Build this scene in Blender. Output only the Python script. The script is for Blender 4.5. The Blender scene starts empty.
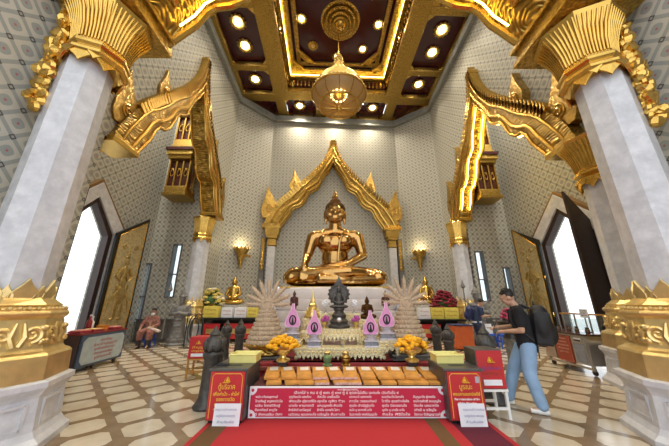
import bpy, bmesh, math, random
from mathutils import Vector as V, Matrix as M
random.seed(7)
SC = bpy.context.scene
C = SC.collection
PI = math.pi
def R(d): return math.radians(d)
# ------------------------------------------------------------------ camera
HEYE, FPX = 1.5, 260.0
PITCH = math.atan(80 / FPX)
cd = bpy.data.cameras.new('camera'); cam = bpy.data.objects.new('camera', cd); C.objects.link(cam)
cam.location = (0, 0, HEYE); cam.rotation_euler = (PI / 2 + PITCH, 0, 0)
cd.sensor_width = 36; cd.lens = 36 * FPX / 669; cd.clip_start = .05; cd.clip_end = 300
SC.camera = cam
def at(x, y, Y):
    "world point that lies at depth Y on the sight line through a pixel of the survey photograph"
    a = (x - 334.5) / FPX; b = (223 - y) / FPX
    fw = math.cos(PITCH) - math.sin(PITCH) * b; up = math.sin(PITCH) + math.cos(PITCH) * b
    k = Y / fw
    return V((a * k, Y, HEYE + up * k))
# ------------------------------------------------------------------ node helpers
class NT:
    def __init__(s, name):
        s.m = bpy.data.materials.new(name); s.m.use_nodes = True
        s.t = s.m.node_tree; s.n = s.t.nodes; s.l = s.t.links
        s.p = s.n['Principled BSDF']
    def new(s, typ, **kw):
        n = s.n.new(typ)
        for k, v in kw.items(): setattr(n, k, v)
        return n
    def inp(s, sock, v):
        if hasattr(v, 'links'): s.l.new(v, sock)
        else: sock.default_value = v
    def f(s, op, a, b=0.0, c=None):
        n = s.new('ShaderNodeMath', operation=op)
        s.inp(n.inputs[0], a); s.inp(n.inputs[1], b)
        if c is not None: s.inp(n.inputs[2], c)
        return n.outputs[0]
    def mix(s, fac, a, b):
        n = s.new('ShaderNodeMix', data_type='RGBA')
        s.inp(n.inputs[0], fac); s.inp(n.inputs[6], a if hasattr(a, 'links') else (*a, 1)); s.inp(n.inputs[7], b if hasattr(b, 'links') else (*b, 1))
        return n.outputs[2]
    def noise(s, scale, detail=3, vec=None, rough=.55):
        n = s.new('ShaderNodeTexNoise'); n.inputs['Scale'].default_value = scale; n.inputs['Detail'].default_value = detail
        n.inputs['Roughness'].default_value = rough
        if vec is None: vec = s.new('ShaderNodeTexCoord').outputs['Object']
        s.l.new(vec, n.inputs['Vector'])
        return n.outputs['Fac']
    def bump(s, h, strength=.3, dist=.01):
        n = s.new('ShaderNodeBump'); n.inputs['Strength'].default_value = strength; n.inputs['Distance'].default_value = dist
        s.l.new(h, n.inputs['Height']); s.l.new(n.outputs[0], s.p.inputs['Normal'])
    def base(s, c): s.inp(s.p.inputs['Base Color'], c if hasattr(c, 'links') else (*c, 1))
    def ramp(s, fac, lo, hi):
        n = s.new('ShaderNodeMapRange'); s.l.new(fac, n.inputs[0]); n.inputs[1].default_value = lo; n.inputs[2].default_value = hi
        return n.outputs[0]
MATS = {}
def mat(name, col, rough=.5, metal=0.0, var=.12, scale=8, bump=0.0, bdist=.01, bscale=None, coat=0.0, emit=None, estr=0.0, spec=None):
    if name in MATS: return MATS[name]
    t = NT(name); t.p.inputs['Roughness'].default_value = rough; t.p.inputs['Metallic'].default_value = metal
    nz = t.noise(scale)
    dark = tuple(c * (1 - var) for c in col); lite = tuple(min(1, c * (1 + var)) for c in col)
    t.base(t.mix(t.ramp(nz, .3, .7), dark, lite))
    if bump: t.bump(t.noise(bscale or scale * 3), bump, bdist)
    if coat: t.p.inputs['Coat Weight'].default_value = coat
    if spec is not None: t.p.inputs['Specular IOR Level'].default_value = spec
    if emit:
        t.p.inputs['Emission Color'].default_value = (*emit, 1); t.p.inputs['Emission Strength'].default_value = estr
    MATS[name] = t.m
    return t.m
def carved(name, col, rough, scale, strength, dist, metal=1.0, dark=.35):
    "gilding with carved relief: cells and scrolls raised by bump"
    t = NT(name); t.p.inputs['Metallic'].default_value = metal; t.p.inputs['Roughness'].default_value = rough
    co = t.new('ShaderNodeTexCoord').outputs['Object']
    v = t.new('ShaderNodeTexVoronoi', feature='SMOOTH_F1'); v.inputs['Scale'].default_value = scale; t.l.new(co, v.inputs['Vector'])
    w = t.new('ShaderNodeTexWave', wave_type='RINGS'); w.inputs['Scale'].default_value = scale * .6; w.inputs['Distortion'].default_value = 6; w.inputs['Detail'].default_value = 1
    t.l.new(co, w.inputs['Vector'])
    h = t.f('ADD', t.f('MULTIPLY', v.outputs['Distance'], -1.0), t.f('MULTIPLY', w.outputs['Fac'], .35))
    t.base(t.mix(t.ramp(h, -.75, .1), tuple(c * dark for c in col), col))
    t.bump(h, strength, dist)
    MATS[name] = t.m
    return t.m
GOLD = mat('polished_gold', (.64, .405, .10), .27, 1.0, .12, 5, .25, .01, 14)
GOLDC = carved('carved_gold', (.68, .44, .115), .30, 11, .8, .03)
GOLDF = carved('fine_carved_gold', (.66, .43, .11), .33, 22, .7, .015)
GOLDP = mat('pale_gold_leaf', (.76, .58, .26), .38, .9, .12, 6, .25, .006, 30)
BUDGOLD = mat('burnished_bronze_gold', (.46, .27, .095), .15, 1.0, .14, 1.6, .12, .02, 3)
HAIRGOLD = mat('dark_bronze', (.10, .045, .015), .42, 1.0, .2, 20, .8, .02, 60)
MAROON = mat('maroon_lacquer', (.060, .008, .016), .12, 0, .15, 2, coat=.4)
BLACK = mat('black_lacquer', (.012, .012, .013), .35)
DARKB = mat('dark_brown_wood', (.035, .016, .012), .38, 0, .3, 6)
RED = mat('red_panel', (.50, .022, .028), .42, 0, .08, 4)
REDBR = mat('rust_red_panel', (.36, .06, .03), .45, 0, .1, 4)
WHITE = mat('white_paint', (.80, .80, .78), .45, 0, .04, 6)
PAPER = mat('white_paper', (.80, .81, .86), .7, 0, .03, 12)
CREAM = mat('cream_gold_lacquer', (.78, .66, .39), .36, .35, .34, 34, .9, .014, 40)
YELLOW = mat('pale_yellow_plastic', (.82, .74, .26), .45, 0, .06, 5)
SIGNY = mat('yellow_sign_face', (.78, .66, .12), .5, 0, .1, 9)
GREYM = mat('grey_metal_cabinet', (.10, .095, .09), .38, .5, .15, 8)
STEEL = mat('brushed_steel', (.52, .50, .47), .3, 1.0, .08, 3)
BRONZE = mat('black_bronze', (.085, .08, .075), .45, .5, .3, 9, .5, .02, 22)
STONE = mat('dark_grey_stone', (.19, .185, .18), .55, .1, .25, 7, .6, .03, 16)
BLUE = mat('blue_plastic', (.02, .09, .52), .35, 0, .06, 5)
SKIN = mat('skin', (.50, .29, .19), .5, 0, .06, 9)
HAIR = mat('black_hair', (.012, .010, .009), .5, 0, .3, 40, .6, .01, 90)
JEANS = mat('light_blue_denim', (.27, .42, .63), .8, 0, .16, 5, .3, .006, 80)
DENIM = mat('dark_blue_denim', (.035, .055, .12), .8, 0, .2, 7)
TEE = mat('black_cotton', (.010, .010, .013), .9, 0, .3, 9, .3, .01, 30)
PACK = mat('black_nylon', (.008, .008, .011), .62, 0, .3, 12, .4, .01, 26)
NAVY = mat('navy_cotton', (.028, .045, .105), .85, 0, .2, 9)
NAVYP = mat('navy_nylon', (.012, .02, .10), .6, 0, .2, 9)
ORANGE = mat('marigold_orange', (1.0, .47, .01), .6, 0, .2, 26, .6, .02, 40)
ROBE = mat('saffron_cloth', (.60, .27, .045), .65, 0, .22, 9, .4, .01, 22)
ORCLOTH = mat('orange_red_cloth', (.60, .12, .03), .75, 0, .1, 5)
LEAF = mat('dark_leaf', (.05, .13, .04), .55, 0, .3, 14)
PINK = mat('pink_silk', (.72, .30, .55), .45, 0, .12, 10)
TAN = mat('tan_folded_leaf', (.54, .41, .28), .6, 0, .16, 12, .6, .015, 28)
CLOTH = mat('white_drape', (.84, .77, .74), .7, 0, .06, 4, .4, .03, 5)
WOODL = mat('honey_wood', (.45, .22, .05), .42, 0, .2, 6)
DARKRED = mat('dark_red_petals', (.26, .01, .035), .6, 0, .3, 20)
def emis(name, col, s):
    if name in MATS: return MATS[name]
    t = NT(name); t.base(tuple(min(1, c) for c in col)); t.p.inputs['Emission Color'].default_value = (*col, 1); t.p.inputs['Emission Strength'].default_value = s
    MATS[name] = t.m; return t.m
LAMP = emis('lit_lamp', (1, .90, .70), 14.0)
LED = emis('led_strip', (1, .74, .16), 9.0)
BULB = emis('bulb_glow', (1, .86, .6), 5.0)
def marble():
    t = NT('white_grey_marble'); co = t.new('ShaderNodeTexCoord').outputs['Object']
    n1 = t.noise(1.6, 6, co, .6); n2 = t.noise(5, 8, co, .65)
    v = t.f('ABSOLUTE', t.f('SUBTRACT', n1, .5)); vein = t.f('SUBTRACT', 1.0, t.ramp(v, 0.0, .05))
    c = t.mix(t.ramp(n2, .3, .72), (.50, .51, .55), (.72, .73, .78))
    t.base(t.mix(t.f('MULTIPLY', vein, .35), c, (.46, .47, .52))); t.p.inputs['Roughness'].default_value = .22
    return t.m
MARBLE = marble()
def wall_tiles():
    t = NT('glazed_wall_tiles'); uv = t.new('ShaderNodeTexCoord').outputs['UV']
    s = t.new('ShaderNodeSeparateXYZ'); t.l.new(uv, s.inputs[0]); u, v = s.outputs[0], s.outputs[1]
    p = .31 * math.sqrt(2)
    def cell(e):
        return t.f('ABSOLUTE', t.f('SUBTRACT', t.f('FRACT', t.f('DIVIDE', e, p)), .5))
    ax, ay = cell(t.f('ADD', u, v)), cell(t.f('SUBTRACT', v, u))
    mx = t.f('MAXIMUM', ax, ay); mn = t.f('MINIMUM', ax, ay); r = t.f('SQRT', t.f('ADD', t.f('MULTIPLY', ax, ax), t.f('MULTIPLY', ay, ay)))
    nz = t.noise(3, 3, uv)
    cream = t.mix(nz, (.46, .44, .37), (.57, .55, .48)); green = t.mix(t.noise(40, 2, uv), (.27, .29, .27), (.37, .38, .35))
    c = t.mix(t.f('GREATER_THAN', mx, .41), cream, green)
    sc = t.f('ADD', t.f('MULTIPLY', r, .6), t.f('MULTIPLY', mx, .4))
    c = t.mix(t.f('LESS_THAN', sc, .245), c, green)
    c = t.mix(t.f('LESS_THAN', r, .055), c, (.42, .13, .14))
    c = t.mix(t.f('GREATER_THAN', mn, .385), c, (.085, .08, .075))
    c = t.mix(t.f('GREATER_THAN', mn, .445), c, (.33, .33, .30))
    t.base(c); t.p.inputs['Roughness'].default_value = .5
    return t.m
TILES = wall_tiles()
def floor_mat():
    t = NT('inlaid_marble_floor'); s = t.new('ShaderNodeSeparateXYZ'); t.l.new(t.new('ShaderNodeTexCoord').outputs['Object'], s.inputs[0])
    x, y = s.outputs[0], s.outputs[1]; p = .533
    def cell(e, ph):
        k = t.f('DIVIDE', t.f('SUBTRACT', t.f('DIVIDE', e, math.sqrt(2)), ph), p)
        return t.f('ABSOLUTE', t.f('SUBTRACT', t.f('FRACT', t.f('ADD', k, .5)), .5))
    ax, ay = cell(t.f('SUBTRACT', y, x), 4.46), cell(t.f('ADD', x, y), 1.05)
    m = t.f('MULTIPLY', t.f('LESS_THAN', t.f('MAXIMUM', ax, ay), .395), t.f('LESS_THAN', t.f('ADD', ax, ay), .655))
    co = t.new('ShaderNodeTexCoord').outputs['Object']
    lite = t.mix(t.ramp(t.noise(3, 6, co), .3, .7), (.52, .44, .33), (.68, .60, .48))
    brn = t.mix(t.ramp(t.noise(4, 6, co), .3, .7), (.20, .135, .08), (.29, .205, .125))
    t.base(t.mix(m, brn, lite)); t.p.inputs['Roughness'].default_value = .13
    return t.m
FLOORM = floor_mat()
def glass():
    t = NT('window_glass'); tr = t.new('ShaderNodeBsdfTransparent'); gl = t.new('ShaderNodeBsdfGlossy'); gl.inputs['Roughness'].default_value = .05
    mx = t.new('ShaderNodeMixShader'); mx.inputs[0].default_value = .12; tr.inputs[0].default_value = (.86, .93, .95, 1)
    t.l.new(tr.outputs[0], mx.inputs[1]); t.l.new(gl.outputs[0], mx.inputs[2]); t.l.new(mx.outputs[0], t.n['Material Output'].inputs[0])
    return t.m
GLASS = glass()
def carpet_mat(name, col):
    t = NT(name); co = t.new('ShaderNodeTexCoord').outputs['Object']; n = t.noise(160, 2, co)
    t.base(t.mix(n, tuple(c * .72 for c in col), tuple(c * 1.2 for c in col))); t.p.inputs['Roughness'].default_value = .95
    t.bump(n, .5, .004); return t.m
# ------------------------------------------------------------------ mesh helpers
WELD, WRITE = [], []      # finished together at the end: one evaluation instead of hundreds
_SPH = {}
def _sphere(u, v):
    if (u, v) not in _SPH:
        ps = [V((0, 0, 1))] + [V((math.sin(PI * i / v) * math.cos(2 * PI * j / u), math.sin(PI * i / v) * math.sin(2 * PI * j / u), math.cos(PI * i / v))) for i in range(1, v) for j in range(u)] + [V((0, 0, -1))]
        fs = [(0, 1 + j, 1 + (j + 1) % u) for j in range(u)]
        for i in range(v - 2):
            for j in range(u): a, b = 1 + i * u + j, 1 + i * u + (j + 1) % u; fs.append((a, a + u, b + u, b))
        n = len(ps) - 1; k = n - u
        fs += [(n, k + (j + 1) % u, k + j) for j in range(u)]
        _SPH[u, v] = ps, fs
    return _SPH[u, v]
class MB:
    def __init__(s): s._b = None; s.vs = []; s.fs = []; s.mat = M.Identity(4)
    @property
    def b(s):
        if s._b is None: s._b = bmesh.new()
        if s.vs:
            q = [s._b.verts.new(p) for p in s.vs]
            for f in s.fs:
                try: s._b.faces.new([q[i] for i in f])
                except ValueError: pass
            s.vs, s.fs = [], []
        return s._b
    @b.setter
    def b(s, v): s._b = v
    def add(s, ps, fs):
        n = len(s.vs); s.vs.extend(ps); s.fs.extend(tuple(i + n for i in f) for f in fs); return s
    def box(s, c, d, rz=0, rx=0, ry=0, taper=1.0):
        T = s.mat @ M.Translation(c) @ M.Rotation(rz, 4, 'Z') @ M.Rotation(ry, 4, 'Y') @ M.Rotation(rx, 4, 'X') @ M.Diagonal((*d, 1))
        ps = [T @ V((x * (taper if z > 0 else 1), y * (taper if z > 0 else 1), z)) for z in (-.5, .5) for x, y in ((-.5, -.5), (.5, -.5), (.5, .5), (-.5, .5))]
        return s.add(ps, [(3, 2, 1, 0), (4, 5, 6, 7), (0, 1, 5, 4), (1, 2, 6, 5), (2, 3, 7, 6), (3, 0, 4, 7)])
    def rings(s, rg, n):
        ps = [p for r in rg for p in r]; fs = []
        for k in range(len(rg) - 1):
            for i in range(n): fs.append((k * n + i, k * n + (i + 1) % n, (k + 1) * n + (i + 1) % n, (k + 1) * n + i))
        fs.append(tuple(range(n))[::-1]); fs.append(tuple((len(rg) - 1) * n + i for i in range(n)))
        return s.add(ps, fs)
    def lathe(s, prof, n=16, c=(0, 0, 0), phase=0.0, sx=1.0, sy=1.0, m=None):
        T = s.mat @ M.Translation(c) @ (m or M.Identity(4))
        return s.rings([[T @ V((r * sx * math.cos(phase + 2 * PI * i / n), r * sy * math.sin(phase + 2 * PI * i / n), z)) for i in range(n)] for r, z in prof], n)
    def tube(s, pts, r, n=8):
        pts = [V(p) for p in pts]; k = len(pts); rr = r if isinstance(r, (list, tuple)) else [r] * k
        rg = []; up = V((0, 0, 1)); prev = None
        for i, p in enumerate(pts):
            t = (pts[min(i + 1, k - 1)] - pts[max(i - 1, 0)]).normalized()
            if prev is None: a = t.cross(up if abs(t.z) < .9 else V((1, 0, 0))).normalized()
            else: a = (prev - t * prev.dot(t)).normalized()
            prev = a; b = t.cross(a)
            rg.append([s.mat @ (p + (a * math.cos(2 * PI * j / n) + b * math.sin(2 * PI * j / n)) * rr[i]) for j in range(n)])
        return s.rings(rg, n)
    def ball(s, c, r, rot=None, u=14, v=9):
        if not hasattr(r, '__len__'): r = (r, r, r)
        T = s.mat @ M.Translation(c) @ (rot or M.Identity(4)) @ M.Diagonal((*r, 1)); ps, fs = _sphere(u, v)
        return s.add([T @ p for p in ps], fs)
    def cap(s, p0, r0, p1, r1, n=12):
        "tapered capsule"
        p0, p1 = V(p0), V(p1); d = p1 - p0
        s.ball(p0, r0, u=n, v=8); s.ball(p1, r1, u=n, v=8)
        return s.tube([p0, p1], [r0, r1], n)
    def prism(s, poly, t, m=None):
        "poly in local XZ, thickness t along Y (centred)"
        T = s.mat @ (m or M.Identity(4)); n = len(poly)
        ps = [T @ V((x, -t / 2, z)) for x, z in poly] + [T @ V((x, t / 2, z)) for x, z in poly]
        return s.add(ps, [tuple(range(n)), tuple(range(2 * n - 1, n - 1, -1))] + [(i, i + n, (i + 1) % n + n, (i + 1) % n) for i in range(n)])
    def build(s, name, material, parent=None, smooth=False, bevel=0.0):
        bmesh.ops.recalc_face_normals(s.b, faces=s.b.faces)
        if bevel:
            es = [e for e in s.b.edges if len(e.link_faces) == 2 and e.calc_face_angle(0) > .6]
            bmesh.ops.bevel(s.b, geom=es, offset=bevel, segments=2, profile=.6, affect='EDGES', clamp_overlap=True)
        me = bpy.data.meshes.new(name); s.b.to_mesh(me); s._b.free()
        if smooth:
            me.polygons.foreach_set('use_smooth', [True] * len(me.polygons))
            me.set_sharp_from_angle(angle=R(38))
        me.materials.append(material)
        o = bpy.data.objects.new(name, me); C.objects.link(o)
        if parent: o.parent = parent
        return o
    def remesh(s, name, material, parent, voxel, it=6):
        "weld everything into one continuous skin"
        o = s.build(name, material, parent)
        md = o.modifiers.new('r', 'REMESH'); md.mode = 'VOXEL'; md.voxel_size = voxel; md.use_smooth_shade = True
        sm = o.modifiers.new('s', 'SMOOTH'); sm.iterations = it; sm.factor = .5
        WELD.append(o)
        return o
def thing(name, label, cat, loc=(0, 0, 0), rz=0.0, group=None):
    o = bpy.data.objects.new(name, None); C.objects.link(o); o.empty_display_size = .1
    o.location = loc; o.rotation_euler = (0, 0, rz)
    return tag(o, label, cat, group)
def tag(o, label, cat, group=None):
    o['label'] = label; o['category'] = cat; o['kind'] = 'thing'
    if group: o['group'] = group
    return o
def struct(o): o['kind'] = 'structure'; return o
def dup(root, loc, rz, label, group=None):
    r = root.copy(); C.objects.link(r); r.location = loc; r.rotation_euler = (0, 0, rz); r['label'] = label
    if group: r['group'] = group
    for ch in list(root.children):
        c = ch.copy(); C.objects.link(c); c.parent = r
        for g in list(ch.children):
            d = g.copy(); C.objects.link(d); d.parent = c
    return r
def text(name, body, size, material, parent, loc, rot=(PI / 2, 0, 0), align='CENTER', w=None, bold=0.0):
    cu = bpy.data.curves.new(name, 'FONT'); cu.body = body; cu.size = size; cu.align_x = align; cu.align_y = 'CENTER'; cu.extrude = .0015; cu.offset = bold
    q = bpy.data.objects.new(name, cu); C.objects.link(q); q.location = loc; q.rotation_euler = rot
    if parent: q.parent = parent
    WRITE.append((q, material, w))
    return q
def finish():
    bpy.context.view_layer.update(); dg = bpy.context.evaluated_depsgraph_get()
    for o in WELD:
        me = bpy.data.meshes.new_from_object(o.evaluated_get(dg)); o['_m'] = me.name
    for q, m, w in WRITE: q['_m'] = bpy.data.meshes.new_from_object(q.evaluated_get(dg)).name
    for o in WELD:
        me = bpy.data.meshes[o['_m']]; mt = o.data.materials[0]; o.modifiers.clear(); o.data = me; del o['_m']
        if not me.materials: me.materials.append(mt)
    for q, m, w in WRITE:
        me = bpy.data.meshes[q['_m']]
        if w and len(me.vertices):
            xs = [v.co.x for v in me.vertices]; k = w / max(1e-4, max(xs) - min(xs))
            for v in me.vertices: v.co.x *= k
        me.materials.clear(); me.materials.append(m)
        o = bpy.data.objects.new(q.name, me); C.objects.link(o); o.location = q.location; o.rotation_euler = q.rotation_euler; o.parent = q.parent
        nm = q.name; bpy.data.objects.remove(q); o.name = nm
def spiral(cx, cz, r, turns, start, sgn=1, n=22, y=0.0):
    return [(cx + r * (1 - .86 * i / n) * math.cos(start + sgn * 2 * PI * turns * i / n), y, cz + r * (1 - .86 * i / n) * math.sin(start + sgn * 2 * PI * turns * i / n)) for i in range(n + 1)]
def flame(w, h, lean=0.0):
    "a pointed flame leaf outline, base centred at the origin"
    pts = [(-.36, 0), (-.5, .16), (-.46, .34), (-.30, .52), (-.16, .70), (-.06, .86), (0.02, 1.0), (.10, .84), (.22, .66), (.38, .50), (.5, .32), (.48, .14), (.36, 0)]
    return [(x * w + lean * h * z * z, z * h) for x, z in pts]
SKY, EXPO = 1.45, 0.42
# ================================================================== the setting
def wall(name, p0, p1, z0, z1, top=None, thick=.22, m=TILES, out=1, holes=()):
    """vertical wall from p0 to p1; top = [(s, z)] profile of an opening standing on the floor; holes = (s0, s1, za, zb) windows"""
    p0, p1 = V((*p0, 0)), V((*p1, 0)); L = (p1 - p0).length; d = (p1 - p0) / L; nrm = V((d.y, -d.x, 0)) * out
    b = bmesh.new(); uvl = b.loops.layers.uv.new('UVMap')
    def face(q):
        vs = [b.verts.new(p0 + d * s + V((0, 0, z))) for s, z in q]; f = b.faces.new(vs)
        for lp, (s, z) in zip(f.loops, q): lp[uvl].uv = (s, z)
    cuts = [0, L]
    if top: cuts += [s for s, z in top]
    for h in holes: cuts += [h[0], h[1]]
    cuts = sorted(set(round(c, 4) for c in cuts))
    def topz(s):
        for (a, za), (c, zc) in zip(top, top[1:]):
            if a - 1e-4 <= s <= c + 1e-4: return za + (zc - za) * (s - a) / max(1e-6, c - a)
    for a, c in zip(cuts, cuts[1:]):
        mid = (a + c) / 2
        if top and top[0][0] < mid < top[-1][0]:
            face([(a, topz(a)), (c, topz(c)), (c, z1), (a, z1)]); continue
        segs = [(z0, z1)]
        for h in holes:
            if h[0] < mid < h[1]: segs = [(z0, h[2]), (h[3], z1)]
        for q0, q1 in segs: face([(a, q0), (c, q0), (c, q1), (a, q1)])
    bmesh.ops.remove_doubles(b, verts=b.verts, dist=1e-4)
    me = bpy.data.meshes.new(name); b.to_mesh(me); b.free(); me.materials.append(m)
    o = bpy.data.objects.new(name, me); C.objects.link(o)
    md = o.modifiers.new('thick', 'SOLIDIFY'); md.thickness = thick; md.offset = 0
    return struct(o)
ZC = 13.8
# floor
fl = MB().box((0, 6, -.05), (17.0, 26, .1)).build('floor', FLOORM); struct(fl)
TERR = mat('pale_terrace', (.62, .60, .56), .6)
for sx, nm in ((-1, 'terrace_left'), (1, 'terrace_right')):
    struct(MB().box((sx * 18.6, 8, -.1), (20, 40, .12)).build(nm, TERR))
# arch profile: half of the cusped pediment, (distance from axis, height) in half-spans; taken from the back niche
INNER = [(.87, 0), (.80, .09), (.74, .165), (.70, .26), (.655, .305), (.58, .32), (.51, .37), (.47, .435), (.435, .515), (.39, .56), (.33, .585), (.26, .625), (.225, .71), (.19, .78), (.14, .85), (.07, .93), (0, 1.03)]
OUTER = [(1.13, 0), (1.10, .10), (1.04, .20), (.95, .31), (.86, .40), (.78, .47), (.70, .54), (.62, .60), (.54, .67), (.46, .74), (.38, .81), (.31, .875), (.24, .95), (.17, 1.03), (.11, 1.12), (.055, 1.24), (0, 1.43)]
def full(half): return [(-d, h) for d, h in half] + [(d, h) for d, h in half[-2::-1]]
MIDC = [((a[0] + c[0]) / 2, (a[1] + c[1]) / 2) for a, c in zip(INNER, OUTER)]
def arch_top(center, hs, zs, vs): return [(center + s * hs, zs + h * vs) for s, h in full(MIDC)]
ARCH_L = dict(x=-5.82, c=8.85, hs=2.9, zs=5.45, vs=4.4)
ARCH_R = dict(x=6.12, c=8.95, hs=3.15, zs=5.3, vs=4.1)
def hall_wall(nm, x0, y0, x1, y1, A, out):
    L = math.hypot(x1 - x0, y1 - y0)
    top = [(s - y0, z) for s, z in arch_top(A['c'], A['hs'], A['zs'], A['vs'])]
    e = A['c'] - A['hs'] - .48 - y0
    top = [(e, 0), (e + .001, top[0][1])] + top[:-1] + [(top[-1][0] - .001, top[-1][1]), (top[-1][0], 0)]
    return wall(nm, (x0, y0), (x1, y1), 0, ZC, top, .3, out=out)
hall_wall('wall_left', -5.75, 3.9, -6.02, 13.2, ARCH_L, 1)
hall_wall('wall_right', 6.3, 3.9, 6.33, 14.0, ARCH_R, -1)
wall('wall_left_corner', (-6.02, 13.2), (-4.19, 15.1), 0, ZC)
wall('wall_back', (-4.19, 15.1), (4.25, 15.72), 0, ZC, holes=((.95, 1.25, 1.2, 2.4),))
wall('wall_right_corner', (4.25, 15.72), (6.33, 14.0), 0, ZC)
for sx, nm, xa, xb in ((-1, 'left', -4.62, -5.75), (1, 'right', 5.0, 6.3)):
    wall('wall_%s_entrance' % nm, (xa, -.6), (xa, 3.9), 0, ZC)
    wall('wall_%s_return' % nm, (xa, 3.9), (xb, 3.9), 0, ZC)
# transepts
DOOR_L = dict(x=-8.2, c=8.1, w=.78, zs=3.75, za=4.75)
DOOR_R = dict(x=8.3, c=8.8, w=.95, zs=3.6, za=4.6)
def slit(px0, px1, py0, py1, Y):
    a, b = at(px0, (py0 + py1) / 2, Y), at(px1, (py0 + py1) / 2, Y)
    return a.x, b.x, at((px0 + px1) / 2, py1, Y).z, at((px0 + px1) / 2, py0, Y).z
YT_L, YT_R = 11.45, 12.0
SL = [slit(142.5, 148, 264, 322, YT_L), slit(171.5, 179.5, 245, 297, YT_L)]
SR = [slit(477, 485, 252, 301, YT_R), slit(505, 511, 268, 310, YT_R)]
for nm, D, YF, YB, xin, slits in (('left', DOOR_L, 5.2, YT_L, -5.95, SL), ('right', DOOR_R, 5.3, YT_R, 6.3, SR)):
    x = D['x']; y0 = D['c'] - D['w'] - YF; y1 = D['c'] + D['w'] - YF; ym = D['c'] - YF
    wall('wall_%s_transept' % nm, (x, YF), (x, YB), 0, 12.6, [(y0, 0), (y0 + .001, D['zs']), (ym, D['za']), (y1 - .001, D['zs']), (y1, 0)], .1)
    lo = min(x, xin)
    wall('wall_%s_transept_back' % nm, (lo, YB), (max(x, xin), YB), 0, 12.6, holes=[(a - lo, b - lo, c, d) for a, b, c, d in slits])
    wall('wall_%s_transept_front' % nm, (lo, YF), (max(x, xin), YF), 0, 12.6)
    struct(MB().box(((x + xin) / 2, (YF + YB) / 2, 12.7), (abs(x - xin) - .32, YB - YF - .2, .2)).build('ceiling_%s_transept' % nm, MAROON))
    DADO = mat('dark_marble_dado', (.115, .11, .105), .3, 0, .3, 5)
    b = MB(); b.box(((x + xin) / 2, YB - .15, .42), (abs(x - xin) - .3, .08, .84)); b.box(((x + xin) / 2, YB - .18, .86), (abs(x - xin) - .3, .12, .05))
    for k in range(3): b.box((lo + .45 + k * .75, YB - .2, .42), (.55, .03, .55))
    struct(b.build('baseboard_%s' % nm, DADO))
FRAME = mat('window_frame_grey', (.12, .12, .13), .4)
n = 0
for slits, Y in ((SL, YT_L), (SR, YT_R)):
    for a, b_, c, d in slits:
        n += 1; f = MB(); cx = (a + b_) / 2; t = .035
        for xx in (a, b_): f.box((xx, Y - .02, (c + d) / 2), (t, .3, d - c + t))
        for zz in (c, d, c + (d - c) * .42): f.box((cx, Y - .02, zz), (b_ - a, .3, t))
        w = struct(f.build('window_%d' % n, FRAME)); MB().box((cx, Y + .02, (c + d) / 2), (b_ - a, .012, d - c)).build('window_pane', GLASS, w)
f = MB(); q0 = V((-4.19, 15.1, 0)); dd = V((8.44, .62, 0)).normalized()
for s in (.95, 1.1, 1.25): f.box((q0 + dd * s + V((0, -.06, 1.8))), (.04, .1, 1.24))
for z in (1.2, 1.8, 2.4): f.box((q0 + dd * 1.1 + V((0, -.06, z))), (.34, .1, .04))
w = struct(f.build('window_5', FRAME)); MB().box(q0 + dd * 1.1 + V((0, 0, 1.8)), (.3, .012, 1.2), rz=math.atan2(.62, 8.44)).build('window_pane', GLASS, w)
# cornice band under the ceiling
CORN = carved('painted_cornice', (.30, .31, .29), .5, 6, .4, .02, 0.0, .7)
pl = [(-5.75, 3.9), (-6.02, 13.2), (-4.19, 15.1), (4.25, 15.72), (6.33, 14.0), (6.3, 3.9)]
CEN = V((.2, 9.6, 0))
for i, (a, b_) in enumerate(zip(pl, pl[1:])):
    a, b_ = V((*a, 0)), V((*b_, 0)); d = b_ - a; m = (a + b_) / 2; inw = (CEN - m); inw -= d.normalized() * inw.dot(d.normalized()); inw.normalize()
    rz = math.atan2(d.y, d.x); k = MB()
    k.box(m + inw * .22 + V((0, 0, ZC - .22)), (d.length - .15, .14, .42), rz=rz)
    k.box(m + inw * .26 + V((0, 0, ZC - .46)), (d.length - .2, .2, .08), rz=rz)
    struct(k.build('trim_%d' % (i + 1), CORN))
# ------------------------------------------------------------------ ceiling (own frame, turned a little)
CR = R(2.2); CC = V((.30, 9.7, 0))
def cl(x, y, z): return CC + M.Rotation(CR, 3, 'Z') @ V((x, y, 0)) + V((0, 0, z))
cm = M.Translation(CC) @ M.Rotation(CR, 4, 'Z')
def cslab(name, boxes, m, bevel=0.0):
    b = MB(); b.mat = cm
    for c, d in boxes: b.box(c, d)
    return struct(b.build(name, m, bevel=bevel))
ZI = 15.25
struct(MB().box((.2, 9.7, 15.75), (13.6, 12.4, .3)).build('ceiling', MAROON))
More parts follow.
